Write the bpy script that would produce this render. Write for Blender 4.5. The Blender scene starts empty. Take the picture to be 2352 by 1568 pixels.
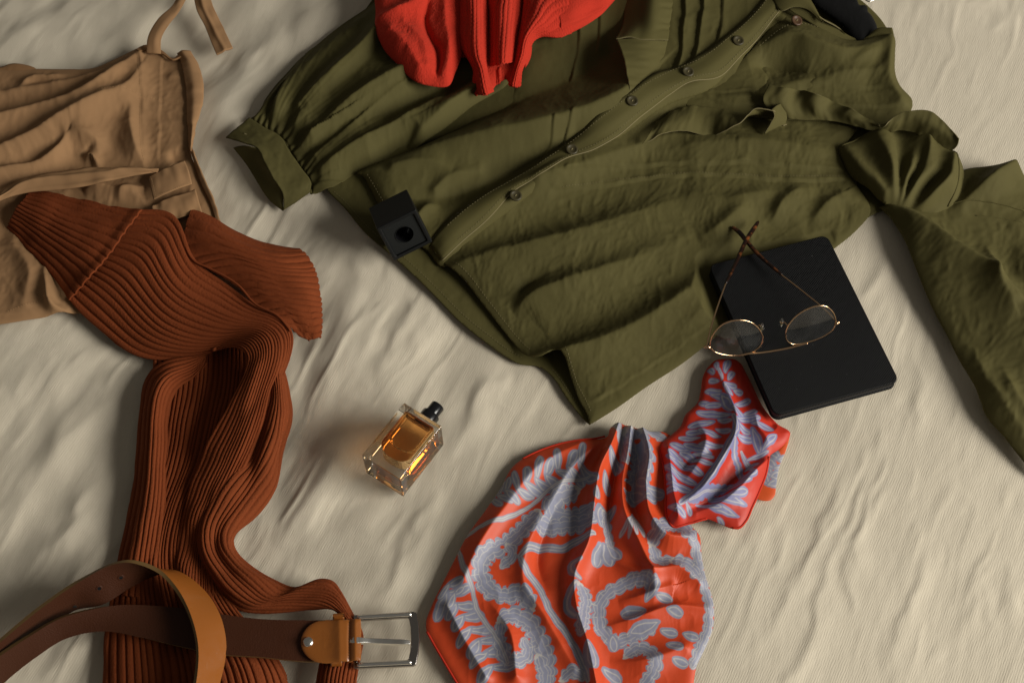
import bpy, math, random
import numpy as np
from mathutils import Vector, Matrix, Euler

rng = np.random.RandomState(7)
scene = bpy.context.scene
col = scene.collection

# ------------------------------------------------------------------ camera
TILT, DIST, LENS = math.radians(30), 1.5, 50.0
FPX = LENS / 36.0 * 2352.0            # focal length in layout units (photo = 2352 x 1568)
CAM = np.array([0, -math.sin(TILT) * DIST, math.cos(TILT) * DIST])
FW = np.array([0, math.sin(TILT), -math.cos(TILT)])
UP = np.array([0, math.cos(TILT), math.sin(TILT)])
cd = bpy.data.cameras.new('camera'); cam = bpy.data.objects.new('camera', cd); col.objects.link(cam)
cam.location = CAM; cam.rotation_euler = (TILT, 0, 0)
cd.lens = LENS; cd.sensor_width = 36; cd.clip_start = 0.05; cd.clip_end = 50
cd.dof.use_dof = True; cd.dof.focus_distance = 1.46; cd.dof.aperture_fstop = 11.0
scene.camera = cam

# ------------------------------------------------------------------ light: one tall window to the right, dim room
world = bpy.data.worlds.new('World'); scene.world = world; world.use_nodes = True
bg = world.node_tree.nodes['Background']
bg.inputs[0].default_value = (1.0, 0.93, 0.82, 1); bg.inputs[1].default_value = 0.092
def area(name, loc, target, sx, sy, power, color):
    l = bpy.data.lights.new(name, 'AREA'); l.shape = 'RECTANGLE'; l.size = sx; l.size_y = sy
    l.energy = power; l.color = color
    o = bpy.data.objects.new(name, l); col.objects.link(o); o.location = loc
    o.rotation_euler = (Vector(target) - Vector(loc)).to_track_quat('-Z', 'Y').to_euler()
    return o
area('window_light', (3.40, -1.08, 1.85), (0.0, 0.03, 0.0), 2.1, 1.8, 228.0, (1.0, 0.955, 0.87))
scene.view_settings.view_transform = 'Standard'; scene.view_settings.look = 'None'
scene.view_settings.exposure = -0.08; scene.view_settings.gamma = 1.0
scene.cycles.use_denoising = True
scene.cycles.max_bounces = 12; scene.cycles.transmission_bounces = 12; scene.cycles.transparent_max_bounces = 12
scene.cycles.sample_clamp_indirect = 4.0

# ------------------------------------------------------------------ maths helpers
def at(u, v, z=0.0):
    """layout point (photo units) on the horizontal plane z -> world xyz"""
    u = np.asarray(u, float); v = np.asarray(v, float); z = np.asarray(z, float) + 0 * u
    d = FW[None, :] + ((u.ravel() - 1176) / FPX)[:, None] * np.array([[1, 0, 0.]]) + ((784 - v.ravel()) / FPX)[:, None] * UP[None, :]
    k = (z.ravel() - CAM[2]) / d[:, 2]
    return CAM[None, :] + d * k[:, None]

def _hash(ix, iy, seed):
    n = (ix.astype(np.int64) * 374761393 + iy.astype(np.int64) * 668265263 + seed * 974711) & 0x7fffffff
    n = (n ^ (n >> 13)) * 1274126177 & 0x7fffffff
    n = (n ^ (n >> 16)) & 0x7fffffff
    return (n % 100003) / 100003.0

def noise(x, y, seed=0):
    x = np.asarray(x, float); y = np.asarray(y, float)
    xi = np.floor(x); yi = np.floor(y); fx = x - xi; fy = y - yi
    fx = fx * fx * fx * (fx * (fx * 6 - 15) + 10); fy = fy * fy * fy * (fy * (fy * 6 - 15) + 10)
    a = _hash(xi, yi, seed); b = _hash(xi + 1, yi, seed); c = _hash(xi, yi + 1, seed); d = _hash(xi + 1, yi + 1, seed)
    return ((a * (1 - fx) + b * fx) * (1 - fy) + (c * (1 - fx) + d * fx) * fy) * 2 - 1

def fbm(x, y, seed=0, oct=3):
    s = 0; a = 1.0
    for i in range(oct):
        s = s + a * noise(x, y, seed + i * 17); x = x * 2.03 + 3.1; y = y * 2.03 - 1.7; a *= 0.5
    return s

def sst(a, b, x):
    t = np.clip((x - a) / (b - a), 0, 1); return t * t * (3 - 2 * t)

def catmull(pts, n, closed=False, corners=()):
    """resample a polyline (rows of any width) to n points by arc length through a centripetal-ish spline"""
    P = np.asarray(pts, float); m = len(P)
    if m == 2 and not closed:
        t = np.linspace(0, 1, n)[:, None]; return P[0] * (1 - t) + P[1] * t
    out = []
    segs = m if closed else m - 1
    for i in range(segs):
        p1 = P[i]; p2 = P[(i + 1) % m]
        if closed: p0 = P[i - 1]; p3 = P[(i + 2) % m]
        else: p0 = P[max(i - 1, 0)]; p3 = P[min(i + 2, m - 1)]
        if i in corners: p0 = p1
        if (i + 1) % m in corners: p3 = p2
        L = np.linalg.norm((p2 - p1)[:2]) + 1e-9
        # limited tangents (avoid overshoot with uneven spacing)
        def tan(a, b, c):
            la = np.linalg.norm((b - a)[:2]); lc = np.linalg.norm((c - b)[:2])
            if la < 1e-9: return (c - b)
            if lc < 1e-9: return (b - a)
            return ((b - a) / la * lc + (c - b) / lc * la) / (la + lc) * L
        m1 = tan(p0, p1, p2) if np.linalg.norm((p1 - p0)[:2]) > 1e-9 else (p2 - p1)
        m2 = tan(p1, p2, p3) if np.linalg.norm((p3 - p2)[:2]) > 1e-9 else (p2 - p1)
        k = 14; t = np.linspace(0, 1, k, endpoint=False)[:, None]
        h = (2*t**3 - 3*t**2 + 1) * p1 + (t**3 - 2*t**2 + t) * m1 + (-2*t**3 + 3*t**2) * p2 + (t**3 - t**2) * m2
        out.append(h)
    if not closed: out.append(P[-1:])
    Q = np.concatenate(out)
    if closed: Q = np.concatenate([Q, Q[:1]])
    s = np.concatenate([[0], np.cumsum(np.linalg.norm(np.diff(Q[:, :2], axis=0), axis=1))])
    t = np.linspace(0, s[-1], n, endpoint=not closed)
    return np.stack([np.interp(t, s, Q[:, k]) for k in range(Q.shape[1])], 1)

def polydist(u, v, P, vals=None):
    """distance from points to polyline P; returns distance, signed side, interpolated values, arc position"""
    best = np.full(u.shape, 1e9); side = np.zeros(u.shape); arc = np.zeros(u.shape)
    val = None if vals is None else np.zeros(u.shape + (vals.shape[1],))
    acc = 0.0
    for i in range(len(P) - 1):
        ax, ay = P[i][:2]; bx, by = P[i + 1][:2]; dx, dy = bx - ax, by - ay; L2 = dx * dx + dy * dy + 1e-12
        t = np.clip(((u - ax) * dx + (v - ay) * dy) / L2, 0, 1)
        ex = u - (ax + t * dx); ey = v - (ay + t * dy); d = np.hypot(ex, ey)
        m = d < best
        best = np.where(m, d, best); side = np.where(m, np.sign(dx * ey - dy * ex), side)
        arc = np.where(m, acc + t * math.sqrt(L2), arc); acc += math.sqrt(L2)
        if val is not None:
            w = vals[i][None, :] * (1 - t[..., None]) + vals[i + 1][None, :] * t[..., None]
            val = np.where(m[..., None], w, val)
    return best, side, val, arc

def inside(u, v, P):
    c = np.zeros(u.shape, bool)
    for i in range(len(P)):
        x1, y1 = P[i - 1][:2]; x2, y2 = P[i][:2]
        if y1 == y2: continue
        m = ((y1 > v) != (y2 > v)) & (u < (x2 - x1) * (v - y1) / (y2 - y1) + x1)
        c ^= m
    return c

# ------------------------------------------------------------------ bed surface (used by everything that lies on it)
def bed_low(x, y):
    return 0.007 * noise(x / 0.26 + 3.3, y / 0.30 + 1.2, 5) + 0.003 * noise(x / 0.12 + 1.3, y / 0.15 + 7.2, 9)

BED_FOLDS = [  # layout u, v, height mm, width: the puffed quilt's larger soft folds, then single creases
    [(-40, 1250, 0, 40), (60, 1130, 8, 46), (150, 1010, 10, 46), (260, 900, 6, 40)], [(40, 1330, 0, 30), (130, 1230, 9, 30, 1.5), (200, 1120, 9, 34, 1.5), (250, 1000, 0, 34)],
    [(20, 900, 0, 40), (120, 860, 6, 46), (220, 880, 4, 46)], [(60, 1420, 4, 30), (160, 1340, 8, 30, 1.5), (230, 1250, 5, 30)], [(90, 1560, 0, 20), (160, 1490, 6, 22), (210, 1450, 4, 22)],
    [(0, 60, 4, 34), (120, 40, 7, 36), (260, 20, 4, 36)], [(150, 110, 0, 30), (270, 70, 5, 30), (330, 10, 5, 30)], [(470, 330, 0, 30), (540, 200, 6, 30, 1.6), (600, 110, 7, 30, 1.6), (700, 20, 5, 30)],
    [(560, 560, 0, 36), (640, 480, 5, 40), (700, 470, 0, 36)], [(690, 980, 0, 22), (760, 830, 5, 24, 1.6), (800, 720, 6, 26, 1.6), (830, 620, 4, 26)], [(860, 880, 0, 18), (900, 800, 4, 18, 1.8), (950, 700, 4, 20, 1.8)],
    [(1040, 1060, 0, 16), (1080, 950, 4, 16, 2), (1130, 870, 4, 18, 2), (1180, 850, 0, 18)], [(640, 1250, 0, 26), (720, 1120, 6, 28, 1.6), (790, 1020, 4, 28)], [(880, 1390, 0, 14), (920, 1300, 3, 14, 2), (960, 1200, 3, 16, 2), (1010, 1120, 0, 16)],
    [(1760, 1480, 0, 12), (1800, 1380, 2, 12, 3), (1860, 1280, 2, 14, 3), (1930, 1120, 1.4, 14), (1960, 1050, 0, 14)], [(1810, 1568, 2, 14), (1870, 1450, 2.6, 14, 2.6), (1890, 1350, 2.2, 14, 2.6), (1950, 1200, 1.4, 14), (2010, 1080, 0, 14)],
    [(1970, 1420, 0, 10), (1950, 1330, 2.2, 11, 2), (1980, 1220, 2, 11, 2), (2060, 1090, 0, 12)], [(2040, 1540, 0, 12), (2080, 1420, 2, 12, 2), (2120, 1300, 1.6, 12, 2), (2150, 1230, 0, 12)], [(2200, 1500, 0, 14), (2240, 1380, 1.6, 14), (2290, 1250, 0, 14)],
    [(1960, 700, 0, 16), (2010, 640, 2.5, 18), (2050, 590, 0, 16)], [(2090, 1000, 0, 16), (2120, 900, 2.5, 18, 1.6), (2110, 800, 0, 18)],
]
def bed_full(x, y):
    z = bed_low(x, y)
    ca, sa = math.cos(math.radians(64)), math.sin(math.radians(64))
    a = x * ca + y * sa; b = -x * sa + y * ca
    b = b + 0.012 * noise(a / 0.11, b / 0.09, 31)
    mask = 0.35 + 0.65 * sst(-0.4, 0.7, noise(x / 0.15, y / 0.17, 41))
    b2 = b + 0.004 * noise(a / 0.035, b / 0.03, 33)
    brk = sst(-0.25, 0.45, noise(a / 0.055 + 4.7, b / 0.04, 36))                      # creases are short, not endless
    r1 = sst(0.30, 1.0, 1 - 1.5 * np.abs(noise(b2 / 0.024, a / 0.15, 22))); r2 = sst(0.25, 1.0, 1 - 1.5 * np.abs(noise(b2 / 0.0125 + 3, a / 0.08, 25)))
    fine = (0.0009 + 0.0005 * sst(0.3, -0.1, x)) * mask * brk * r1 + 0.00062 * mask * sst(-0.3, 0.5, noise(a / 0.03, b / 0.03, 37)) * r2 + 0.00022 * mask * noise(b2 / 0.006, a / 0.028, 23) + 0.00008 * noise(b / 0.0032, a / 0.02, 24) - 0.0004
    left = sst(0.25, -0.25, x)
    lump = left * (0.0030 * noise(a / 0.075, b / 0.05, 26) + 0.0011 * noise(a / 0.032, b / 0.022, 27))
    # into layout space for the named folds
    d = np.stack([x, y, 0 * x], -1) - CAM; dz = d @ FW; u = 1176 + FPX * d[..., 0] / dz; v = 784 - FPX * (d @ UP) / dz
    fo = np.zeros_like(x)
    for f in BED_FOLDS:
        f = [tuple(p) + (1.0,) * (5 - len(p)) for p in f]; q = catmull(f, len(f) * 5)
        lo = q[:, :2].min(0) - 130; hi = q[:, :2].max(0) + 130; m = (u > lo[0]) & (u < hi[0]) & (v > lo[1]) & (v < hi[1])
        if not m.any(): continue
        wu = u[m] + 10 * noise(u[m] / 46, v[m] / 46, 51); wv = v[m] + 10 * noise(u[m] / 46, v[m] / 46, 52)
        dd, side, val, _ = polydist(wu, wv, q, q[:, 2:]); w = np.where(side > 0, val[:, 1] * val[:, 2], val[:, 1])
        fo[m] += 0.001 * val[:, 0] * np.exp(-(dd / w) ** 1.6)
    soft = sst(0.0, 0.012, fo) * 0.004                     # garments press the higher folds down a little
    return z - 0.0040 - 0.003 * left + fine + lump + fo - soft

# ------------------------------------------------------------------ materials
def nodes_of(name):
    m = bpy.data.materials.new(name); m.use_nodes = True
    nt = m.node_tree; return m, nt, nt.nodes['Principled BSDF']

def fabric(name, c, c2=None, rough=0.9, weave=(1500, 1500), bump=0.25, dist=0.0004, sheen=0.04, sheen_tint=None, fuzz=0.0, var=0.5, twill=None, spec=0.15):
    m, nt, b = nodes_of(name); N = nt.nodes; L = nt.links
    tc = N.new('ShaderNodeTexCoord')
    n1 = N.new('ShaderNodeTexNoise'); n1.inputs['Scale'].default_value = 28; n1.inputs['Detail'].default_value = 6; n1.inputs['Roughness'].default_value = 0.62
    L.new(tc.outputs['UV'], n1.inputs['Vector'])
    mp = N.new('ShaderNodeMapping'); mp.inputs['Scale'].default_value = (weave[0], weave[1], 1)
    L.new(tc.outputs['UV'], mp.inputs['Vector'])
    n2 = N.new('ShaderNodeTexNoise'); n2.inputs['Scale'].default_value = 1.0; n2.inputs['Detail'].default_value = 3
    L.new(mp.outputs[0], n2.inputs['Vector'])
    mix = N.new('ShaderNodeMix'); mix.data_type = 'RGBA'
    c2 = c2 or tuple(x * 0.8 for x in c)
    mix.inputs[6].default_value = (*c, 1); mix.inputs[7].default_value = (*c2, 1)
    mul = N.new('ShaderNodeMath'); mul.operation = 'MULTIPLY_ADD'; mul.inputs[1].default_value = 0.55; mul.inputs[2].default_value = -0.05
    add = N.new('ShaderNodeMath'); add.operation = 'ADD'
    L.new(n1.outputs[0], add.inputs[0]); L.new(n2.outputs[0], add.inputs[1]); L.new(add.outputs[0], mul.inputs[0])
    L.new(mul.outputs[0], mix.inputs[0]); L.new(mix.outputs[2], b.inputs['Base Color'])
    bp = N.new('ShaderNodeBump'); bp.inputs['Strength'].default_value = bump; bp.inputs['Distance'].default_value = dist
    hsrc = n2.outputs[0]
    if twill:
        wv = N.new('ShaderNodeTexWave'); wv.inputs['Scale'].default_value = twill[0]; wv.inputs['Distortion'].default_value = twill[2]; wv.inputs['Detail'].default_value = 2
        mp2 = N.new('ShaderNodeMapping'); mp2.inputs['Rotation'].default_value = (0, 0, twill[1])
        L.new(tc.outputs['UV'], mp2.inputs['Vector']); L.new(mp2.outputs[0], wv.inputs['Vector'])
        a2 = N.new('ShaderNodeMath'); a2.operation = 'MULTIPLY_ADD'; a2.inputs[1].default_value = twill[3]; L.new(wv.outputs['Fac'], a2.inputs[0]); L.new(n2.outputs[0], a2.inputs[2]); hsrc = a2.outputs[0]
    L.new(hsrc, bp.inputs['Height']); L.new(bp.outputs[0], b.inputs['Normal'])
    b.inputs['Roughness'].default_value = rough
    b.inputs['Sheen Weight'].default_value = sheen; b.inputs['Sheen Roughness'].default_value = 0.5
    b.inputs['Sheen Tint'].default_value = (*(sheen_tint or tuple(min(1, x * 2.2) for x in c)), 1)
    b.inputs['Specular IOR Level'].default_value = spec
    return m

def simple(name, c, rough=0.5, metal=0.0, spec=0.5, bump=None, coat=0.0):
    m, nt, b = nodes_of(name)
    b.inputs['Base Color'].default_value = (*c, 1); b.inputs['Roughness'].default_value = rough
    b.inputs['Metallic'].default_value = metal; b.inputs['Specular IOR Level'].default_value = spec
    b.inputs['Coat Weight'].default_value = coat
    if bump:
        tc = nt.nodes.new('ShaderNodeTexCoord'); n = nt.nodes.new('ShaderNodeTexNoise'); n.inputs['Scale'].default_value = bump[0]; n.inputs['Detail'].default_value = 4
        bp = nt.nodes.new('ShaderNodeBump'); bp.inputs['Strength'].default_value = bump[1]; bp.inputs['Distance'].default_value = bump[2]
        nt.links.new(tc.outputs['Object'], n.inputs['Vector']); nt.links.new(n.outputs[0], bp.inputs['Height']); nt.links.new(bp.outputs[0], b.inputs['Normal'])
        # gloss breaks up with the same grain
        mr = nt.nodes.new('ShaderNodeMapRange'); mr.inputs[3].default_value = max(0.02, rough - 0.1); mr.inputs[4].default_value = min(1, rough + 0.14)
        n3 = nt.nodes.new('ShaderNodeTexNoise'); n3.inputs['Scale'].default_value = bump[0] * 0.12; n3.inputs['Detail'].default_value = 5
        nt.links.new(tc.outputs['Object'], n3.inputs['Vector']); nt.links.new(n3.outputs[0], mr.inputs[0]); nt.links.new(mr.outputs[0], b.inputs['Roughness'])
    return m

def glass(name, c, ior=1.45, rough=0.0):
    m, nt, b = nodes_of(name)
    b.inputs['Base Color'].default_value = (*c, 1); b.inputs['Transmission Weight'].default_value = 1.0
    b.inputs['IOR'].default_value = ior; b.inputs['Roughness'].default_value = rough
    return m

M = {}
M['linen'] = fabric('linen', (0.69, 0.624, 0.500), (0.565, 0.505, 0.395), weave=(950, 110), bump=0.5, dist=0.0006, sheen=0.06, twill=(140, 0.0, 2.2, 0.24), rough=0.95)
M['tan'] = fabric('tan_cotton', (0.345, 0.200, 0.098), (0.265, 0.150, 0.072), weave=(1400, 1400), bump=0.3, dist=0.0004)
M['tan_dark'] = fabric('tan_cotton_reverse', (0.31, 0.17, 0.078), (0.25, 0.135, 0.06), weave=(1400, 1400), bump=0.3, dist=0.0004)
M['rust'] = fabric('rust_rib_knit', (0.225, 0.052, 0.014), (0.135, 0.029, 0.008), weave=(900, 420), bump=0.9, dist=0.0009, sheen=0.06)
M['olive'] = fabric('olive_cotton', (0.103, 0.090, 0.030), (0.060, 0.052, 0.017), weave=(1800, 1800), bump=0.3, dist=0.0004, sheen=0.02, rough=0.8)
M['red'] = fabric('red_wool_knit', (0.58, 0.042, 0.021), (0.38, 0.022, 0.011), weave=(520, 520), bump=0.9, dist=0.0011, sheen=0.15, sheen_tint=(1, 0.25, 0.15))
M['velvet'] = fabric('black_velvet', (0.006, 0.006, 0.006), (0.004, 0.004, 0.004), bump=0.5, dist=0.0006, sheen=0.06, sheen_tint=(0.12, 0.12, 0.12))
M['button'] = simple('olive_button', (0.050, 0.042, 0.019), 0.45, spec=0.3)
M['button_red'] = simple('brown_button', (0.075, 0.040, 0.020), 0.45, spec=0.3)
M['thread'] = simple('olive_thread', (0.17, 0.14, 0.062), 0.8)
M['tan_thread'] = simple('tan_thread', (0.44, 0.26, 0.12), 0.8)
M['leather'] = simple('tan_leather', (0.265, 0.085, 0.014), 0.30, spec=0.5, coat=0.15, bump=(900, 0.25, 0.0005))
M['leather_back'] = simple('brown_leather_flesh_side', (0.052, 0.0165, 0.007), 0.48, spec=0.2, bump=(700, 0.6, 0.0007))
M['leather_edge'] = simple('leather_edge', (0.15, 0.085, 0.025), 0.6)
M['chrome'] = simple('polished_steel', (0.80, 0.78, 0.73), 0.27, 1.0)
M['steel_darkened'] = simple('steel_with_dark_reflection', (0.40, 0.37, 0.34), 0.2, 1.0)  # buckle steel darkened; the right bar's dark reflection sits in this colour
M['gold'] = simple('rose_gold_wire', (0.78, 0.52, 0.31), 0.18, 1.0)
M['plastic'] = simple('black_gloss_plastic', (0.006, 0.006, 0.007), 0.22, spec=0.5)
M['cap'] = simple('black_satin_plastic', (0.006, 0.0065, 0.0065), 0.42, spec=0.25)
M['cap_in'] = simple('dark_grey_plastic', (0.010, 0.011, 0.0105), 0.6, spec=0.15)
M['glass'] = glass('clear_glass', (0.97, 0.985, 0.975), 1.48)
M['liquid'] = glass('amber_perfume', (0.86, 0.42, 0.10), 1.36)
M['air'] = glass('air_pocket_wall', (1, 1, 1), 1.02)
M['pad'] = glass('silicone_nose_pad', (0.9, 0.88, 0.8), 1.4, 0.25)

def make_book():
    m, nt, b = nodes_of('black_coarse_cover'); N = nt.nodes; L = nt.links
    b.inputs['Base Color'].default_value = (0.004, 0.0042, 0.0046, 1); b.inputs['Roughness'].default_value = 0.5; b.inputs['Specular IOR Level'].default_value = 0.14
    tc = N.new('ShaderNodeTexCoord'); mp = N.new('ShaderNodeMapping'); mp.inputs['Rotation'].default_value = (0, 0, math.radians(38))
    wv = N.new('ShaderNodeTexWave'); wv.inputs['Scale'].default_value = 170; wv.inputs['Distortion'].default_value = 3; wv.inputs['Detail'].default_value = 3
    bp = N.new('ShaderNodeBump'); bp.inputs['Strength'].default_value = 0.6; bp.inputs['Distance'].default_value = 0.0005
    L.new(tc.outputs['Object'], mp.inputs[0]); L.new(mp.outputs[0], wv.inputs[0]); L.new(wv.outputs['Fac'], bp.inputs['Height']); L.new(bp.outputs[0], b.inputs['Normal'])
    vo = N.new('ShaderNodeTexVoronoi'); vo.inputs['Scale'].default_value = 95; L.new(tc.outputs['Object'], vo.inputs['Vector'])
    r = N.new('ShaderNodeValToRGB'); r.color_ramp.elements[0].position = 0.028; r.color_ramp.elements[0].color = (0.10, 0.10, 0.095, 1); r.color_ramp.elements[1].position = 0.045; r.color_ramp.elements[1].color = (0.004, 0.0042, 0.0045, 1)
    L.new(vo.outputs['Distance'], r.inputs[0]); L.new(r.outputs[0], b.inputs['Base Color'])
    return m
M['book'] = make_book()
M['book_edge'] = simple('dark_page_block', (0.012, 0.012, 0.013), 0.6)

def make_tortoise():
    m, nt, b = nodes_of('tortoiseshell_acetate'); N = nt.nodes; L = nt.links
    tc = N.new('ShaderNodeTexCoord'); n = N.new('ShaderNodeTexNoise'); n.inputs['Scale'].default_value = 110; n.inputs['Detail'].default_value = 2
    r = N.new('ShaderNodeValToRGB'); r.color_ramp.elements[0].position = 0.5; r.color_ramp.elements[0].color = (0.012, 0.004, 0.002, 1)
    r.color_ramp.elements[1].position = 0.72; r.color_ramp.elements[1].color = (0.16, 0.05, 0.012, 1)
    L.new(tc.outputs['Object'], n.inputs[0]); L.new(n.outputs[0], r.inputs[0]); L.new(r.outputs[0], b.inputs['Base Color'])
    b.inputs['Roughness'].default_value = 0.12
    return m
M['tortoise'] = make_tortoise()

def make_lens():
    m = bpy.data.materials.new('spectacle_lens'); m.use_nodes = True; nt = m.node_tree; N = nt.nodes; L = nt.links
    N.remove(N['Principled BSDF']); out = N['Material Output']
    tr = N.new('ShaderNodeBsdfTransparent'); tr.inputs[0].default_value = (0.93, 0.93, 0.92, 1)
    gl = N.new('ShaderNodeBsdfGlossy'); gl.inputs['Roughness'].default_value = 0.03
    mx = N.new('ShaderNodeMixShader'); mx.inputs[0].default_value = 0.05; L.new(tr.outputs[0], mx.inputs[1]); L.new(gl.outputs[0], mx.inputs[2])
    # dust and smears on the glass
    tc = N.new('ShaderNodeTexCoord'); n = N.new('ShaderNodeTexNoise'); n.inputs['Scale'].default_value = 900; n.inputs['Detail'].default_value = 3
    n2 = N.new('ShaderNodeTexNoise'); n2.inputs['Scale'].default_value = 45
    L.new(tc.outputs['Object'], n.inputs[0]); L.new(tc.outputs['Object'], n2.inputs[0])
    mr = N.new('ShaderNodeMapRange'); mr.inputs[1].default_value = 0.35; mr.inputs[2].default_value = 0.8; mr.inputs[3].default_value = 0.0; mr.inputs[4].default_value = 0.07
    ml = N.new('ShaderNodeMath'); ml.operation = 'MULTIPLY'; L.new(n.outputs[0], ml.inputs[0]); L.new(n2.outputs[0], ml.inputs[1])
    m3 = N.new('ShaderNodeMath'); m3.operation = 'MULTIPLY'; m3.inputs[1].default_value = 2.0; L.new(ml.outputs[0], m3.inputs[0]); L.new(m3.outputs[0], mr.inputs[0])
    df = N.new('ShaderNodeBsdfDiffuse'); df.inputs[0].default_value = (0.35, 0.35, 0.33, 1)
    mx2 = N.new('ShaderNodeMixShader'); L.new(mr.outputs[0], mx2.inputs[0]); L.new(mx.outputs[0], mx2.inputs[1]); L.new(df.outputs[0], mx2.inputs[2])
    L.new(mx2.outputs[0], out.inputs['Surface'])
    return m
M['lens'] = make_lens()

def make_print():
    m = fabric('printed_silk', (0.6, 0.06, 0.02), rough=0.5, weave=(1800, 1800), bump=0.12, dist=0.0003, sheen=0.0, spec=0.35)
    nt = m.node_tree; b = nt.nodes['Principled BSDF']
    a = nt.nodes.new('ShaderNodeAttribute'); a.attribute_name = 'Print'
    n = nt.nodes.new('ShaderNodeTexNoise'); n.inputs['Scale'].default_value = 60; n.inputs['Detail'].default_value = 4
    tc = nt.nodes.new('ShaderNodeTexCoord'); nt.links.new(tc.outputs['UV'], n.inputs[0])
    mr = nt.nodes.new('ShaderNodeMapRange'); mr.inputs[3].default_value = 0.86; mr.inputs[4].default_value = 1.1
    nt.links.new(n.outputs[0], mr.inputs[0])
    mm = nt.nodes.new('ShaderNodeVectorMath'); mm.operation = 'SCALE'; nt.links.new(a.outputs['Color'], mm.inputs[0]); nt.links.new(mr.outputs[0], mm.inputs['Scale'])
    nt.links.new(mm.outputs[0], b.inputs['Base Color'])
    return m
M['print'] = make_print()

# ------------------------------------------------------------------ scene-graph helpers
def thing(name, label, cat, uv, z=0.0, group=None):
    o = bpy.data.objects.new(name, None); col.objects.link(o); o.empty_display_size = 0.02
    o.location = at(*uv, z)[0]; o['label'] = label; o['category'] = cat
    if group: o['group'] = group
    return o

def root_of(o):
    p = Vector((0, 0, 0))
    while o is not None: p = p + o.location; o = o.parent
    return np.array(p)

def build(name, V, F, mat, parent=None, smooth=True, uv=None, thick=0.0, colors=None, offset=-1.0, matidx=None, mats=None, bevel=0.0, rim=None):
    V = np.asarray(V, float)
    if parent is not None: V = V - root_of(parent)[None, :]
    me = bpy.data.meshes.new(name)
    me.from_pydata(V.tolist(), [], F.tolist() if isinstance(F, np.ndarray) else F)
    for mt in (mats or [mat]): me.materials.append(mt)
    if matidx is not None: me.polygons.foreach_set('material_index', np.asarray(matidx, dtype=np.int32))
    me.polygons.foreach_set('use_smooth', np.full(len(me.polygons), bool(smooth)))
    if uv is not None:
        l = me.uv_layers.new(name='UVMap'); idx = np.empty(len(me.loops), dtype=np.int32); me.loops.foreach_get('vertex_index', idx)
        l.data.foreach_set('uv', np.asarray(uv, dtype=np.float32)[idx].ravel())
    if colors is not None:
        a = me.color_attributes.new('Print', 'FLOAT_COLOR', 'POINT')
        c = np.concatenate([colors, np.ones((len(colors), 1))], 1).astype(np.float32); a.data.foreach_set('color', c.ravel())
    o = bpy.data.objects.new(name, me); col.objects.link(o)
    if parent is not None: o.parent = parent
    if thick:
        s = o.modifiers.new('thickness', 'SOLIDIFY'); s.thickness = thick; s.offset = offset
        if rim is not None: s.material_offset_rim = rim
    if bevel:
        b = o.modifiers.new('bevel', 'BEVEL'); b.width = bevel; b.segments = 3; b.limit_method = 'ANGLE'; b.harden_normals = False
    return o

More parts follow.
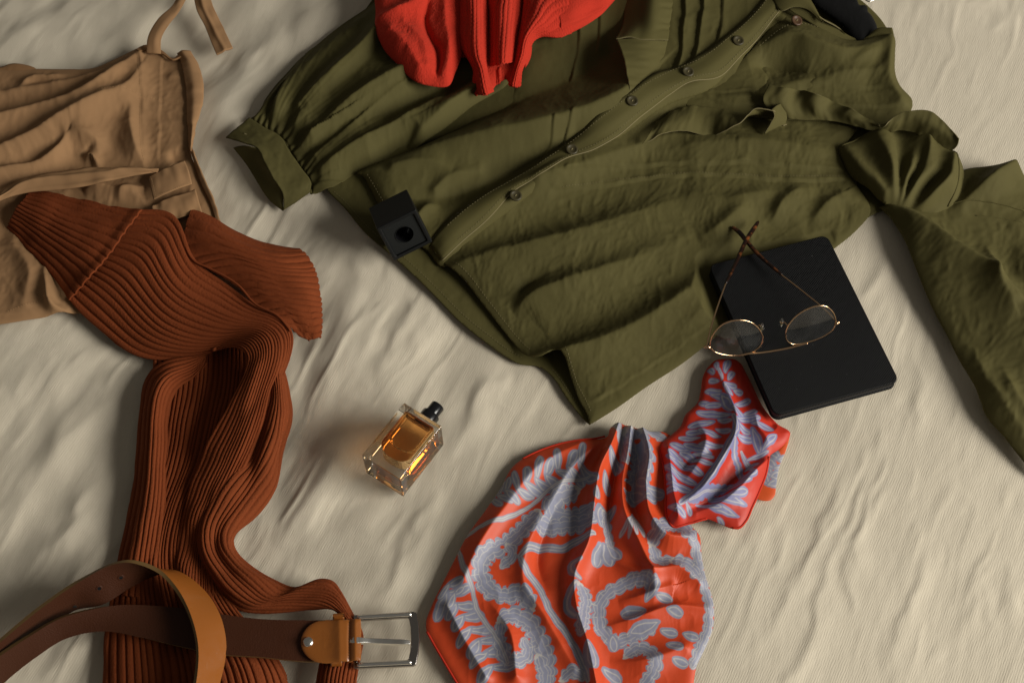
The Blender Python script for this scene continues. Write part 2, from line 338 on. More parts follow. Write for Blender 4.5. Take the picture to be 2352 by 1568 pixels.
class Sheet:
    """cloth lying flat: an outline in layout units carrying a height field (mm above the bed)"""
    def __init__(s, outline, z0, folds=(), wr=(0.8, 34, 1), corners=(), edge=(1.5, 10), extra=None, base=None, caps=(), steps=()):
        s.steps = [(catmull(q[0], max(10, len(q[0]) * 6)), q[1], q[2]) for q in steps]      # sewn tucks and seams: line, lift mm, width
        s.caps = [(np.asarray(c[0], float), c[1]) for c in caps]        # things resting on the cloth press it flat
        s.poly = catmull(outline, max(60, int(len(outline) * 8)), True, corners)
        s.z0, s.wr, s.edge, s.extra, s.base = z0, wr, edge, extra, base
        s.folds = []
        for f in folds:
            f = [tuple(p) + (1.0,) * (5 - len(p)) for p in f]            # u, v, height, width, width factor on one side
            q = catmull(f, max(12, len(f) * 6)); s.folds.append(q)
    def h(s, u, v, d=None):
        if d is None: d = polydist(u, v, np.vstack([s.poly, s.poly[:1]]))[0]
        z = s.z0 + 0 * u
        for q in s.folds:
            dd, side, val, _ = polydist(u, v, q, q[:, 2:])
            w = val[..., 1]
            w = np.where(side > 0, w * val[..., 2], w)       # asymmetric ridge
            z = z + 1.55 * val[..., 0] * np.exp(-(dd / w) ** 1.45)
        a, sc, seed = s.wr[:3]; hf = s.wr[3] if len(s.wr) > 3 else 1.0
        if a:
            wu = u + sc * 0.5 * noise(u / sc / 1.7, v / sc / 1.7, seed + 3); wv = v + sc * 0.5 * noise(u / sc / 1.7, v / sc / 1.7, seed + 4)
            k = sst(0, 30, d)
            rdg = lambda q, x, y: 1 - 2 * np.abs(noise(x / q, y / q, seed + int(q)))
            z = z + k * a * (0.55 * noise(wu / sc, wv / sc * 0.7, seed) + 0.42 * rdg(sc * 0.62, wu, wv) * (0.4 + 0.6 * hf) + hf * (0.24 * rdg(sc * 0.33, wu + 0.4 * wv, wv) + 0.14 * rdg(sc * 0.17, wu, wv) + 0.05 * noise(u / 4.5, v / 4.5, seed + 5)))
        for q, hh, w in s.steps:
            dd, side, _, arc = polydist(u, v, q); L = np.linalg.norm(np.diff(q[:, :2], axis=0), axis=1).sum()
            end = sst(0, 12, arc) * sst(0, 12, L - arc)
            pk = 1 + 0.35 * noise(arc / 15.0, dd / 30.0, 301) + 0.30 * noise(arc / 34.0, 0 * dd, 302)
            wob = dd * np.where(side > 0, 1, -1) + 2.0 * noise(arc / 30.0, 0 * arc, 303); k = sst(-2.6, 2.6, wob)
            z = z + (k * hh * pk * np.exp(-np.maximum(wob, 0) / w) - (1 - k) * 0.4 * hh * np.exp(-np.maximum(-wob, 0) / (0.5 * w))) * end * (dd < 6 * w)
        if s.extra is not None: z = z + s.extra(u, v, d)
        z = z - s.edge[0] * np.exp(-d / s.edge[1])
        for pl, zm in s.caps:
            dd = polydist(u, v, np.vstack([pl, pl[:1]]))[0]; dd = np.where(inside(u, v, pl), 0.0, dd)
            z = np.minimum(z, zm + 0.20 * np.maximum(dd - 2, 0) + 0.003 * dd * dd)
        return np.maximum(z, 0.6)
    def pts(s, u, v, add=0.0, d=None):
        u = np.asarray(u, float); v = np.asarray(v, float)
        p = at(u, v, s.z0 * 0.001); z = s.h(u, v, d) + add
        p[:, 2] = bed_low(p[:, 0], p[:, 1]) + z * 0.001
        return p
    def build(s, name, mat, parent, res=4.0, thick=0.0012, color=None):
        P = s.poly; lo = P[:, :2].min(0) - 2 * res; hi = P[:, :2].max(0) + 2 * res
        lo = np.maximum(lo, [-70, -80]); hi = np.minimum(hi, [2420, 1640])
        nu = int((hi[0] - lo[0]) / res) + 2; nv = int((hi[1] - lo[1]) / res) + 2
        U, Vv = np.meshgrid(lo[0] + res * np.arange(nu), lo[1] + res * np.arange(nv))
        C = np.vstack([P, P[:1]])
        ins = inside(U, Vv, P)
        # distance and nearest boundary point
        best = np.full(U.shape, 1e9); nu_, nv_ = U.copy(), Vv.copy()
        for i in range(len(C) - 1):
            ax, ay = C[i][:2]; dx, dy = C[i + 1][0] - ax, C[i + 1][1] - ay; L2 = dx * dx + dy * dy + 1e-12
            t = np.clip(((U - ax) * dx + (Vv - ay) * dy) / L2, 0, 1); px = ax + t * dx; py = ay + t * dy
            d = np.hypot(U - px, Vv - py); m = d < best
            best = np.where(m, d, best); nu_ = np.where(m, px, nu_); nv_ = np.where(m, py, nv_)
        snap = (~ins & (best < 1.5 * res)) | (ins & (best < 0.32 * res))
        keep = ins | snap
        U2 = np.where(snap, nu_, U); V2 = np.where(snap, nv_, Vv); d2 = np.where(snap, 0.0, best)
        core = ins & ~snap
        q = keep[:-1, :-1] & keep[:-1, 1:] & keep[1:, 1:] & keep[1:, :-1]
        q &= (core[:-1, :-1] | core[:-1, 1:] | core[1:, 1:] | core[1:, :-1])
        idx = np.arange(U.size).reshape(U.shape)
        F = np.stack([idx[1:, :-1][q], idx[1:, 1:][q], idx[:-1, 1:][q], idx[:-1, :-1][q]], 1)
        used = np.zeros(U.size, bool); used[F.ravel()] = True
        remap = np.cumsum(used) - 1; F = remap[F]
        u = U2.ravel()[used]; v = V2.ravel()[used]; d = d2.ravel()[used]
        p = s.pts(u, v, 0.0, d)
        uv = np.stack([u, -v], 1) * 0.00046
        colors = color(u, v) if color is not None else None
        s.obj = build(name, p, F, mat, parent, uv=uv, thick=thick, colors=colors)
        return s.obj

def loft(name, sections, mat, parent, ns=80, nt=40, ribs=0, amp=1.5, thick=0.002, disp=None, dome=0.0, color=None, build_it=True, ribphase=0.0, ribpow=3.0, lift=None, mats=None, rim=None, offset=-1.0, relax=0):
    """surface through cross-sections (rows of layout u, v, mm height); ribs run from section to section"""
    S = [catmull(np.asarray([(p + (0,))[:3] if len(p) == 2 else p for p in sec], float), nt) for sec in sections]
    S = np.stack(S)                                      # k, nt, 3
    k = len(S)
    W = []
    for s_ in S:
        p = at(s_[:, 0], s_[:, 1], s_[:, 2] * 0.001); p[:, 2] += bed_low(p[:, 0], p[:, 1]); W.append(p)
    W = np.stack(W)
    # arc length knots from mean section distance
    kd = np.concatenate([[0], np.cumsum(np.linalg.norm(np.diff(W, axis=0), axis=2).mean(1))])
    ss = np.linspace(0, kd[-1], ns)
    G = np.zeros((ns, nt, 3)); UVp = np.zeros((ns, nt, 2))
    for i, s_ in enumerate(ss):
        j = min(max(np.searchsorted(kd, s_, 'right') - 1, 0), k - 2)
        h = kd[j + 1] - kd[j]; t = (s_ - kd[j]) / h
        def m(arr, q):
            if 0 < q < k - 1:
                h0 = kd[q] - kd[q - 1]; h1 = kd[q + 1] - kd[q]
                return ((arr[q] - arr[q - 1]) / h0 * h1 + (arr[q + 1] - arr[q]) / h1 * h0) / (h0 + h1)
            return (arr[1] - arr[0]) / (kd[1] - kd[0]) if q == 0 else (arr[-1] - arr[-2]) / (kd[-1] - kd[-2])
        a, b, c, d = 2*t**3 - 3*t**2 + 1, (t**3 - 2*t**2 + t) * h, -2*t**3 + 3*t**2, (t**3 - t**2) * h
        G[i] = a * W[j] + b * m(W, j) + c * W[j + 1] + d * m(W, j + 1)
        UVp[i] = (1 - t) * S[j][:, :2] + t * S[j + 1][:, :2]
    for _ in range(relax): G[1:-1] = (G[:-2] + 2 * G[1:-1] + G[2:]) / 4
    tt = np.linspace(0, 1, nt)[None, :] + np.zeros((ns, 1)); st = np.linspace(0, 1, ns)[:, None] + np.zeros((1, nt))
    dis = np.zeros((ns, nt))
    if dome: dis += dome * (1 - np.abs(2 * tt - 1) ** 2.6)
    if ribs:
        wob = 0.45 * noise(tt * ribs * 0.55 + 5.3, 0 * tt + 0.5, 79) + 0.12 * noise(st * 7 + 3.1, tt * ribs / 3.0, int(ns + nt) % 91) + 0.05 * noise(st * 19, tt * ribs / 2.0, 77)
        f = tt * ribs + ribphase + wob; f = f - np.floor(f); x = 2 * f - 1
        av = 1 + 0.22 * noise(st * 9, tt * ribs / 1.5, 5)
        dis += amp * av * (1 - np.abs(x) ** ribpow)
    if disp is not None: dis += disp(st, tt)
    gs = np.gradient(G, axis=0); gt = np.gradient(G, axis=1)
    n = np.cross(gt, gs); n /= np.linalg.norm(n, axis=2, keepdims=True) + 1e-12
    if n[..., 2].mean() < 0: n = -n; flip = True
    else: flip = False
    G = G + n * dis[..., None] * 0.001
    if lift is not None: G[..., 2] += lift(st, tt) * 0.001
    V = G.reshape(-1, 3); idx = np.arange(ns * nt).reshape(ns, nt)
    F = np.stack([idx[:-1, :-1], idx[:-1, 1:], idx[1:, 1:], idx[1:, :-1]], -1).reshape(-1, 4)
    if flip: F = F[:, ::-1]
    L_s = kd[-1]; L_t = np.linalg.norm(np.diff(W, axis=1), axis=2).sum(1).mean()
    uv = np.stack([tt.ravel() * L_t, st.ravel() * L_s], 1)
    colors = color(UVp[..., 0].ravel(), UVp[..., 1].ravel()) if color is not None else None
    if not build_it: return G
    return build(name, V, F, mat, parent, uv=uv, thick=thick, colors=colors, mats=mats, rim=rim, offset=offset)

def tube(name, pts, rad, mat, parent, seg=10, closed=False, cap=True):
    P = np.asarray(pts, float); n = len(P); r = np.zeros(n) + np.asarray(rad, float)
    T = np.gradient(P, axis=0) if not closed else (np.roll(P, -1, 0) - np.roll(P, 1, 0))
    T /= np.linalg.norm(T, axis=1, keepdims=True) + 1e-12
    a = np.array([0, 0, 1.0]); V = []
    prev = None
    for i in range(n):
        if prev is None:
            x = np.cross(a, T[i]);
            if np.linalg.norm(x) < 1e-3: x = np.cross([1.0, 0, 0], T[i])
        else: x = prev - T[i] * (prev @ T[i])
        x /= np.linalg.norm(x); prev = x; y = np.cross(T[i], x)
        for k in range(seg):
            an = 2 * math.pi * k / seg; V.append(P[i] + r[i] * (math.cos(an) * x + math.sin(an) * y))
    F = []
    for i in range(n if closed else n - 1):
        j = (i + 1) % n
        for k in range(seg): F.append((i*seg + k, i*seg + (k+1) % seg, j*seg + (k+1) % seg, j*seg + k))
    if cap and not closed: F.append(tuple(range(seg))[::-1]); F.append(tuple((n-1)*seg + k for k in range(seg)))
    return build(name, np.array(V), F, mat, parent)

def on(sheet, pts, n, add=0.3):
    q = catmull(np.asarray(pts, float), n); return sheet.pts(q[:, 0], q[:, 1], add)

def seam(sheet, pts, mat, parent, name='seam', r=0.00045, add=0.15):
    q = np.asarray(pts, float); L = np.linalg.norm(np.diff(q[:, :2], axis=0), axis=1).sum()
    return tube(name, on(sheet, pts, max(8, int(L / 5)), add), r, mat, parent, seg=5)

def stitches(sheet, pts, mat, parent, pitch=7.0, add=0.5, r=0.00032, name='stitching'):
    """a row of separate thread stitches pressed into the cloth, one part"""
    q = np.asarray(pts, float); L = np.linalg.norm(np.diff(q[:, :2], axis=0), axis=1).sum(); n = max(4, int(L / pitch))
    a = catmull(q, n * 6 + 1); V = []; F = []
    W = sheet.pts(a[:, 0], a[:, 1], add)
    for i in range(n):
        p0 = W[i*6 + 1]; p1 = W[i*6 + 4]; t = p1 - p0; t /= np.linalg.norm(t) + 1e-12
        x = np.cross([0, 0, 1.0], t); x /= np.linalg.norm(x) + 1e-12; b = len(V)
        for p, s in ((p0, .5), ((p0 + p1) / 2 + [0, 0, r * .6], 1), (p1, .5)):
            V += [p + x * r * s, p + np.array([0, 0, r * s]), p - x * r * s]
        for k in (0, 3): F += [(b+k, b+k+1, b+k+4, b+k+3), (b+k+1, b+k+2, b+k+5, b+k+4)]
    o = build(name, np.array(V), F, mat, parent); o['kind'] = 'stuff'; return o

def rbox(name, size, r, mat, parent, mw, seg=4, matparent=True):
    """rounded box, size xyz centred on x,y with z from 0..h, vertical corner radius r"""
    sx, sy, sz = size; ring = []
    for cx, cy, a0 in ((sx/2 - r, sy/2 - r, 0), (-sx/2 + r, sy/2 - r, 90), (-sx/2 + r, -sy/2 + r, 180), (sx/2 - r, -sy/2 + r, 270)):
        for k in range(seg + 1):
            a = math.radians(a0 + 90 * k / seg); ring.append((cx + r * math.cos(a), cy + r * math.sin(a)))
    n = len(ring); V = [(x, y, 0) for x, y in ring] + [(x, y, sz) for x, y in ring]
    F = [(i, (i + 1) % n, n + (i + 1) % n, n + i) for i in range(n)] + [tuple(range(n))[::-1], tuple(range(n, 2 * n))]
    V = np.array(V); V = V @ np.array(mw.to_3x3()).T + np.array(mw.translation)
    return V, F

# ================================================================== SETTING: the bed
def make_bed():
    xs = np.concatenate([np.linspace(-1.3, -0.72, 60, endpoint=False), np.linspace(-0.72, 0.72, 560, endpoint=False), np.linspace(0.72, 1.3, 61)])
    ys = np.concatenate([np.linspace(-0.9, -0.45, 46, endpoint=False), np.linspace(-0.45, 0.62, 430, endpoint=False), np.linspace(0.62, 1.5, 81)])
    X, Y = np.meshgrid(xs, ys); Z = bed_full(X, Y)
    V = np.stack([X.ravel(), Y.ravel(), Z.ravel()], 1); idx = np.arange(X.size).reshape(X.shape)
    F = np.stack([idx[:-1, :-1], idx[:-1, 1:], idx[1:, 1:], idx[1:, :-1]], -1).reshape(-1, 4)
    ca, sa = math.cos(math.radians(64)), math.sin(math.radians(64))
    uv = np.stack([-V[:, 0] * sa + V[:, 1] * ca, V[:, 0] * ca + V[:, 1] * sa], 1)
    o = build('bed_sheet', V, F, M['linen'], uv=uv); o['kind'] = 'structure'
    o['label'] = 'rumpled cream linen bed cover under all the clothes'
    return o
make_bed()
# ================================================================== olive shirt
def make_shirt():
    sh = thing('olive_shirt', 'olive green cotton blouse with ruffles and gathered sleeve spread across the bed', 'blouse', (1350, 480))
    mt = M['olive']; th = M['thread']
    # back hem showing under the front
    back = Sheet([(740, 430), (757, 449), (790, 482), (835, 537), (911, 602), (951, 637), (998, 681), (1051, 734), (1118, 787), (1168, 821), (1191, 833), (1244, 841), (1268, 861), (1304, 914), (1331, 947), (1353, 972), (1485, 880), (1640, 770), (1760, 684), (1905, 570), (1965, 518), (2018, 486), (2080, 470), (2170, 420), (2170, 340), (2090, 250), (2056, 180), (2046, 80), (1900, -60), (900, -60), (770, 120), (690, 220), (640, 300), (680, 380), (725, 430)],
                 1.2, wr=(0.5, 30, 3), corners=(15,), edge=(0.8, 8))
    back.build('back_panel', mt, sh)
    stitches(back, [(768, 447), (800, 478), (846, 530), (921, 591), (962, 627), (1008, 669), (1062, 722), (1128, 774), (1176, 808), (1200, 820)], th, sh)
    stitches(back, [(1268, 845), (1282, 861), (1316, 910), (1343, 944)], th, sh)

    # near sleeve with gathers into the cuff
    cuffseam = [(574, 277), (592, 291), (610, 301), (630, 309), (647, 322), (660, 338), (667, 355), (680, 374), (694, 394), (708, 413), (716, 429), (714, 448)]
    cs = catmull(cuffseam, 60)
    def gath(u, v, d):
        dd, side, _, arc = polydist(u, v, cs)
        ph = arc / 5.2 + 1.5 * noise(arc / 22.0, dd / 70.0, 61)
        fine = 3.4 * np.abs(np.sin(ph)) ** 1.3 * np.exp(-dd / 48) * sst(0, 5, dd)
        ph2 = arc / 21.0 * math.pi + 0.9 * noise(arc / 60.0, dd / 120.0, 62)
        return fine + 5.0 * np.sin(ph2) * np.exp(-dd / 190) * sst(2, 45, dd) + 9 * sst(0, 70, dd) * sst(0, 40, d)
    slv = Sheet([(574, 277), (600, 253), (605, 236), (617, 216), (633, 193), (654, 169), (684, 134), (720, 103), (784, 50), (850, 4), (920, -60), (1235, -60), (1232, 90), (1172, 190), (1084, 262), (1012, 320), (952, 354), (880, 385), (812, 408), (760, 440), (738, 446), (714, 449), (716, 429), (694, 394), (667, 355), (647, 322), (610, 301)],
                 5.0, wr=(1.1, 40, 11), corners=(0, 21), edge=(4, 14), extra=gath,
                 folds=[[(930, 352, 2, 22), (985, 318, 12, 24), (1060, 258, 16, 26), (1110, 218, 11, 28), (1140, 192, 6, 30), (1190, 140, 4, 30)],
                        [(720, 330, 5, 14), (800, 272, 11, 20, 1.5), (900, 212, 14, 26, 1.6), (990, 165, 11, 30, 1.6)],
                        [(690, 262, 4, 14), (770, 190, 10, 20, 1.6), (850, 118, 12, 26, 1.7), (890, 60, 11, 30, 1.7)],
                        [(740, 405, 5, 13), (830, 356, 10, 17, 1.5), (910, 318, 11, 18, 1.5), (1000, 258, 6, 20, 1.4)],
                        [(840, 300, -2, 18), (920, 262, -7, 26), (1010, 215, -9, 30), (1080, 190, -6, 30)],
                        [(760, 235, -3, 14), (840, 165, -6, 22), (885, 120, -6, 25)],
                        [(850, 372, 0, 16), (900, 352, -9, 22), (945, 333, -8, 20), (960, 315, 0, 14)]])
    slv.build('gathered_sleeve', mt, sh, res=2.6)
    tube('seam', on(slv, cuffseam, 50, 1.0), 0.0011, mt, sh, seg=6)
    # cuff: the outer band, then the inside of its far half
    lower = [(520, 322), (550, 330), (574, 345), (597, 350), (607, 374), (624, 407), (647, 443), (654, 474), (652, 486)]
    loft('cuff', [[(574, 277, 8), (610, 301, 11), (647, 322, 13), (667, 355, 14), (694, 394, 13), (716, 429, 10), (714, 448, 6)],
                  [(548, 299, 8), (585, 318, 14), (614, 336, 17), (637, 365, 18), (660, 408, 17), (686, 448, 12), (685, 467, 5)],
                  [(520, 322, 6), (552, 331, 15), (595, 349, 21), (609, 378, 22), (628, 412, 22), (651, 450, 16), (652, 486, 3)]], mt, sh, ns=26, nt=80, thick=0.0014,
         disp=lambda s, t: 0.6 * noise(s * 3, t * 9, 71) + 0.35 * noise(s * 8, t * 26, 72))
    loft('cuff_inside', [[(574, 345, 19), (597, 352, 20), (607, 374, 21), (624, 407, 21), (647, 443, 15), (651, 486, 2.5)],
                         [(552, 342, 8), (585, 378, 8), (606, 408, 8), (622, 440, 8), (640, 470, 6), (651, 487, 2)],
                         [(537, 346, 2.5), (567, 384, 2), (594, 427, 2), (606, 446, 2), (620, 464, 2), (650, 488, 1.5)]], mt, sh, ns=18, nt=50, thick=0.0012)
    tube('buttonhole', catmull(np.vstack([at(*p, 0.0165) for p in ((560, 307), (571, 312), (583, 318))]), 10), 0.0011, th, sh, seg=6)

    # front half with the side edge folded over the sleeve
    PLK = [(1010, 580, 0, 34), (1075, 535, 6, 36), (1158, 482, 10, 38), (1240, 430, 12, 40), (1308, 384, 12, 40), (1370, 348, 12, 40), (1446, 294, 12, 40), (1526, 236, 10, 40), (1626, 194, 8, 40), (1724, 96, 7, 40), (1804, 14, 7, 40)]
    mid = [(1010, 600), (1085, 545), (1168, 490), (1246, 436), (1310, 394), (1372, 360), (1452, 306), (1532, 246), (1632, 205), (1712, 124), (1786, 50), (1860, -60)]
    frl = Sheet([(817, 393), (832, 400), (847, 423), (868, 463), (910, 520), (984, 568)] + mid + [(1180, -60), (1180, 130), (1172, 180), (1090, 258), (1018, 312), (950, 346), (880, 369), (840, 382)],
                19.0, wr=(1.1, 44, 21, 0.55), corners=(0, 5), edge=(14.0, 24),
                steps=[([(1226, 408), (1236, 382), (1248, 362), (1264, 344), (1268, 320), (1272, 298)], 2.4, 16), ([(1288, 368), (1294, 340), (1304, 312), (1314, 280)], 2.4, 14), ([(1544, 185), (1558, 144), (1566, 70), (1576, -40)], 4.2, 18), ([(1584, 172), (1598, 112), (1608, 50), (1616, -40)], 4.2, 22), ([(1640, 120), (1652, 70), (1662, -40)], 2.2, 16), ([(1310, 180), (1318, 140), (1328, 100), (1330, 40)], 2.2, 14), ([(1372, 110), (1374, 90), (1376, 20)], 2.2, 14)],
                folds=[[(1480, 190, 8, 30, 1.6), (1420, 246, 15, 30, 1.8), (1330, 288, 17, 32, 1.9), (1220, 318, 18, 34, 1.9), (1110, 334, 16, 36, 1.7), (1010, 348, 10, 38, 1.2), (900, 376, 4, 34, 1.0), (830, 398, 2, 30, 1.0)],
                       PLK,
                       [(930, 462, -3, 26), (1010, 450, -7, 30), (1110, 420, -8, 28), (1230, 372, -7, 24), (1320, 334, -5, 20)],
                       [(1060, 290, -4, 30), (1120, 250, -9, 40), (1220, 205, -11, 55), (1330, 160, -11, 60), (1400, 110, -11, 50)],
                       [(905, 395, 4, 16), (960, 388, 5, 18), (1010, 392, 4, 18), (1040, 405, 0, 14)],
                       [(1000, 440, 5, 14), (1030, 418, 6, 16), (1100, 400, 4, 16)],
                       [(960, 505, 5, 14), (985, 480, 5, 16), (1010, 470, 0, 14)]])
    frl.build('front_panel', mt, sh, res=3.0)
    stitches(frl, [(843, 401), (858, 425), (880, 462), (905, 498)], th, sh)
    # other front half, down to the shirt tail
    frr = Sheet([(1014, 603), (1028, 617), (1058, 641), (1118, 711), (1178, 784), (1214, 821), (1244, 827), (1274, 815), (1294, 830), (1311, 866), (1331, 916), (1351, 953), (1354, 971), (1385, 952), (1418, 931), (1485, 884), (1568, 831), (1640, 776), (1760, 690), (1911, 574), (1971, 524), (2000, 486), (1970, 420), (1945, 330), (2000, 260), (1980, 180), (1880, 90), (1840, 0), (1760, 26), (1686, 98), (1606, 180), (1506, 218), (1426, 278), (1352, 332), (1290, 370), (1222, 416), (1140, 474), (1056, 530)],
                7.0, wr=(1.15, 42, 31), corners=(0, 12), edge=(2.2, 9), caps=[([(1620, 604), (1906, 536), (2066, 874), (1778, 966)], 6.0)],
                steps=[([(1945, 394), (1870, 392), (1782, 389), (1705, 384), (1655, 389), (1538, 387), (1470, 394), (1421, 399), (1321, 416), (1290, 424)], 2.4, 13), ([(1945, 412), (1880, 418), (1815, 420), (1755, 417), (1621, 412), (1488, 418), (1404, 434), (1321, 446), (1262, 456)], 2.8, 15), ([(1700, 700), (1640, 745), (1560, 800), (1470, 858), (1400, 902), (1352, 924)], 1.3, 9)],
                folds=[PLK, [(1215, 822, 4, 22), (1275, 822, 13, 24, 1.3), (1350, 806, 15, 34, 1.6), (1455, 764, 15, 38, 1.8), (1570, 694, 15, 38, 2.0), (1650, 640, 9, 36, 2.2)],
                       [(1180, 722, 0, 14), (1205, 700, 7, 18, 1.8), (1270, 676, 11, 24, 2.2), (1370, 644, 11, 28, 2.6), (1460, 612, 8, 30, 2.6), (1560, 560, 3, 30, 2.6), (1640, 520, 0, 30, 2.6)],
                       [(1030, 625, 4, 24), (1100, 606, 9, 26, 2.6), (1200, 584, 12, 28, 2.6), (1320, 556, 12, 30, 2.6), (1440, 515, 9, 32, 2.6), (1560, 470, 4, 32, 2.6), (1650, 440, 0, 30, 2.6)],
                       [(1196, 690, 0, 10), (1198, 672, -4, 11), (1222, 655, -3, 12), (1262, 640, 0, 12)],
                       [(1560, 760, 0, 22), (1650, 700, 6, 26, 2), (1700, 620, 6, 30, 2), (1720, 560, 0, 26, 2)],
                       [(1770, 520, 0, 16), (1785, 490, 7, 18, 1.8), (1815, 455, 7, 20, 1.8), (1880, 430, 0, 18, 1.6)],
                       [(1860, 520, 0, 14), (1890, 480, 5, 16, 1.6), (1930, 450, 4, 16, 1.6)],
                       [(1480, 368, 0, 30), (1600, 348, 7, 34, 1.4), (1750, 340, 9, 36, 1.4), (1880, 352, 6, 32, 1.4), (1940, 360, 0, 30)], [(1560, 450, 0, 20), (1660, 470, 5, 24, 1.8), (1740, 455, 6, 24, 1.8), (1800, 440, 0, 22)], [(1600, 560, 0, 18), (1640, 540, 6, 20, 1.8), (1690, 500, 5, 22, 1.8), (1720, 470, 0, 22)],
                       [(1240, 440, 6, 24), (1330, 410, 8, 26), (1420, 372, 7, 26), (1520, 330, 4, 24), (1600, 300, 0, 24)],
                       [(1640, 260, 0, 20), (1740, 235, 8, 30), (1850, 200, 9, 40), (1960, 190, 6, 40)],
                       [(1700, 170, 0, 24), (1760, 130, -6, 30), (1810, 140, -7, 30), (1860, 150, 0, 26)],
                       [(1740, 110, 0, 26), (1820, 85, 8, 36), (1900, 120, 12, 40), (1990, 130, 12, 44)]])
    frr.build('front_panel', mt, sh, res=3.0)
    hem = [(1040, 610), (1068, 632), (1128, 702), (1188, 774), (1218, 806)]
    stitches(frr, hem, th, sh); stitches(frr, [(1296, 815), (1308, 838), (1326, 880), (1346, 916), (1358, 942)], th, sh)
    stitches(frr, [(1290, 452), (1340, 440), (1418, 424), (1500, 415), (1568, 408), (1680, 412), (1800, 411), (1930, 405)], th, sh)
    # button band
    up = [(984, 566), (1040, 520), (1110, 470), (1170, 440), (1221, 414), (1304, 357), (1368, 307), (1438, 260), (1505, 200), (1568, 177), (1640, 128), (1715, 63), (1760, 8), (1790, -40)]
    lo = [(1016, 604), (1071, 560), (1121, 522), (1184, 467), (1251, 434), (1304, 400), (1364, 377), (1401, 354), (1478, 287), (1568, 222), (1658, 190), (1695, 150), (1735, 107), (1798, 30), (1840, -20)]
    a = catmull(up, 120); b = catmull(lo, 120); G = []
    for k in range(7):
        t = k / 6.0; c = a * (1 - t) + b * t
        hz = np.maximum(frl.h(c[:, 0], c[:, 1]), frr.h(c[:, 0], c[:, 1]))
        rip = 0.8 * noise(np.linspace(0, 52, 120), t * 2.4, 91) + 0.9 * noise(np.linspace(0, 17, 120), t * 1.5, 92)
        p = at(c[:, 0], c[:, 1], 0.010); p[:, 2] = bed_low(p[:, 0], p[:, 1]) + 0.001 * (hz + 1.8 + 2.4 * t + rip); G.append(p)
    V = np.vstack(G); V[:, 2] += 0.0004; idx = np.arange(840).reshape(7, 120)
    # smooth heights along the band so it reads as one stiff strip
    Z = V[:, 2].reshape(7, 120)
    Zs = Z.copy()
    for _ in range(4): Zs[:, 1:-1] = (Zs[:, :-2] + 2 * Zs[:, 1:-1] + Zs[:, 2:]) / 4
    Z = np.maximum(Z - 0.0006, Zs)
    V[:, 2] = Z.ravel()
    F = np.stack([idx[:-1, :-1], idx[1:, :-1], idx[1:, 1:], idx[:-1, 1:]], -1).reshape(-1, 4)
    build('button_band', V, F, mt, sh, uv=np.stack([np.tile(np.arange(120) * .004, 7), np.repeat(np.arange(7) * .004, 120)], 1), thick=0.0016, offset=0)
    tube('band_edge', catmull(V.reshape(7, 120, 3)[6] + [0, 0, 0.0004], 160), 0.0007, th, sh, seg=6)
    class Band:      # stitches and buttons sit on the band
        def pts(s, u, v, add=0.0):
            out = []
            g = V.reshape(7, 120, 3); uu = np.stack([a * (1 - k / 6.0) + b * (k / 6.0) for k in range(7)])
            for x, y in zip(np.atleast_1d(u), np.atleast_1d(v)):
                d = np.hypot(uu[..., 0] - x, uu[..., 1] - y); w = 1 / (d + 2.0) ** 4; w /= w.sum()
                p = at(x, y, 0.010)[0]; p[2] = (g[..., 2] * w).sum() + add * 0.001; out.append(p)
            return np.array(out)
    band = Band()
    stitches(band,  [(p[0] * .86 + q[0] * .14, p[1] * .86 + q[1] * .14) for p, q in zip(a[6::9], b[6::9])], th, sh, add=1.1)
    stitches(band, [(p[0] * .14 + q[0] * .86, p[1] * .14 + q[1] * .86) for p, q in zip(a[6::9], b[6::9])], th, sh, add=1.1)
    # buttons
    prof = [(0, 1.6), (3.6, 1.5), (4.4, 2.2), (5.6, 2.7), (6.7, 2.3), (7.0, 1.4), (6.6, 0.2)]
    def button(u, v, mat, tilt=(0, 0), src=band, dz=0.8):
        p = src.pts(u, v, dz)[0]; seg = 28; Vb = []; Fb = []
        for r, z in prof:
            for k in range(seg): an = 2 * math.pi * k / seg; Vb.append((r * math.cos(an) * .001, r * math.sin(an) * .001, z * .001))
        for i in range(len(prof) - 1):
            for k in range(seg): Fb.append((i*seg + k, (i+1)*seg + k, (i+1)*seg + (k+1) % seg, i*seg + (k+1) % seg))
        R = np.array(Euler((tilt[0], tilt[1], 0.4)).to_matrix()); Vb = np.array(Vb) @ R.T + p
        o = build('button', Vb, Fb, mat, sh)
        c = p + R @ np.array([0, 0, 0.0019])
        tube('button_thread', [c + R @ np.array([-.0012, -.0006, -.0004]), c, c + R @ np.array([.0012, .0006, -.0004])], 0.0006, th, o, seg=6)
    for u, v in ((1690, 121), (1575, 197), (1447, 275), (1311, 381), (1184, 482)): button(u, v, M['button'], (0.10, 0.08))

    # yoke, collar and neck
    loft('collar_stand', [[(1790, -30, 26), (1812, 22, 26), (1842, 40, 24), (1885, 66, 20), (1935, 93, 15), (1968, 99, 13), (2015, 88, 18), (2050, 98, 20)],
                          [(1800, -40, 30), (1835, 10, 30), (1868, 36, 27), (1905, 52, 22), (1945, 78, 17), (1974, 90, 14), (2010, 74, 22), (2054, 80, 26)],
                          [(1815, -50, 32), (1850, -8, 33), (1888, 44, 28), (1918, 60, 22), (1952, 82, 15), (1978, 88, 13), (2020, 62, 24), (2050, 62, 28)]], mt, sh, mats=[mt, th], rim=1, ns=14, nt=60, thick=0.0014)
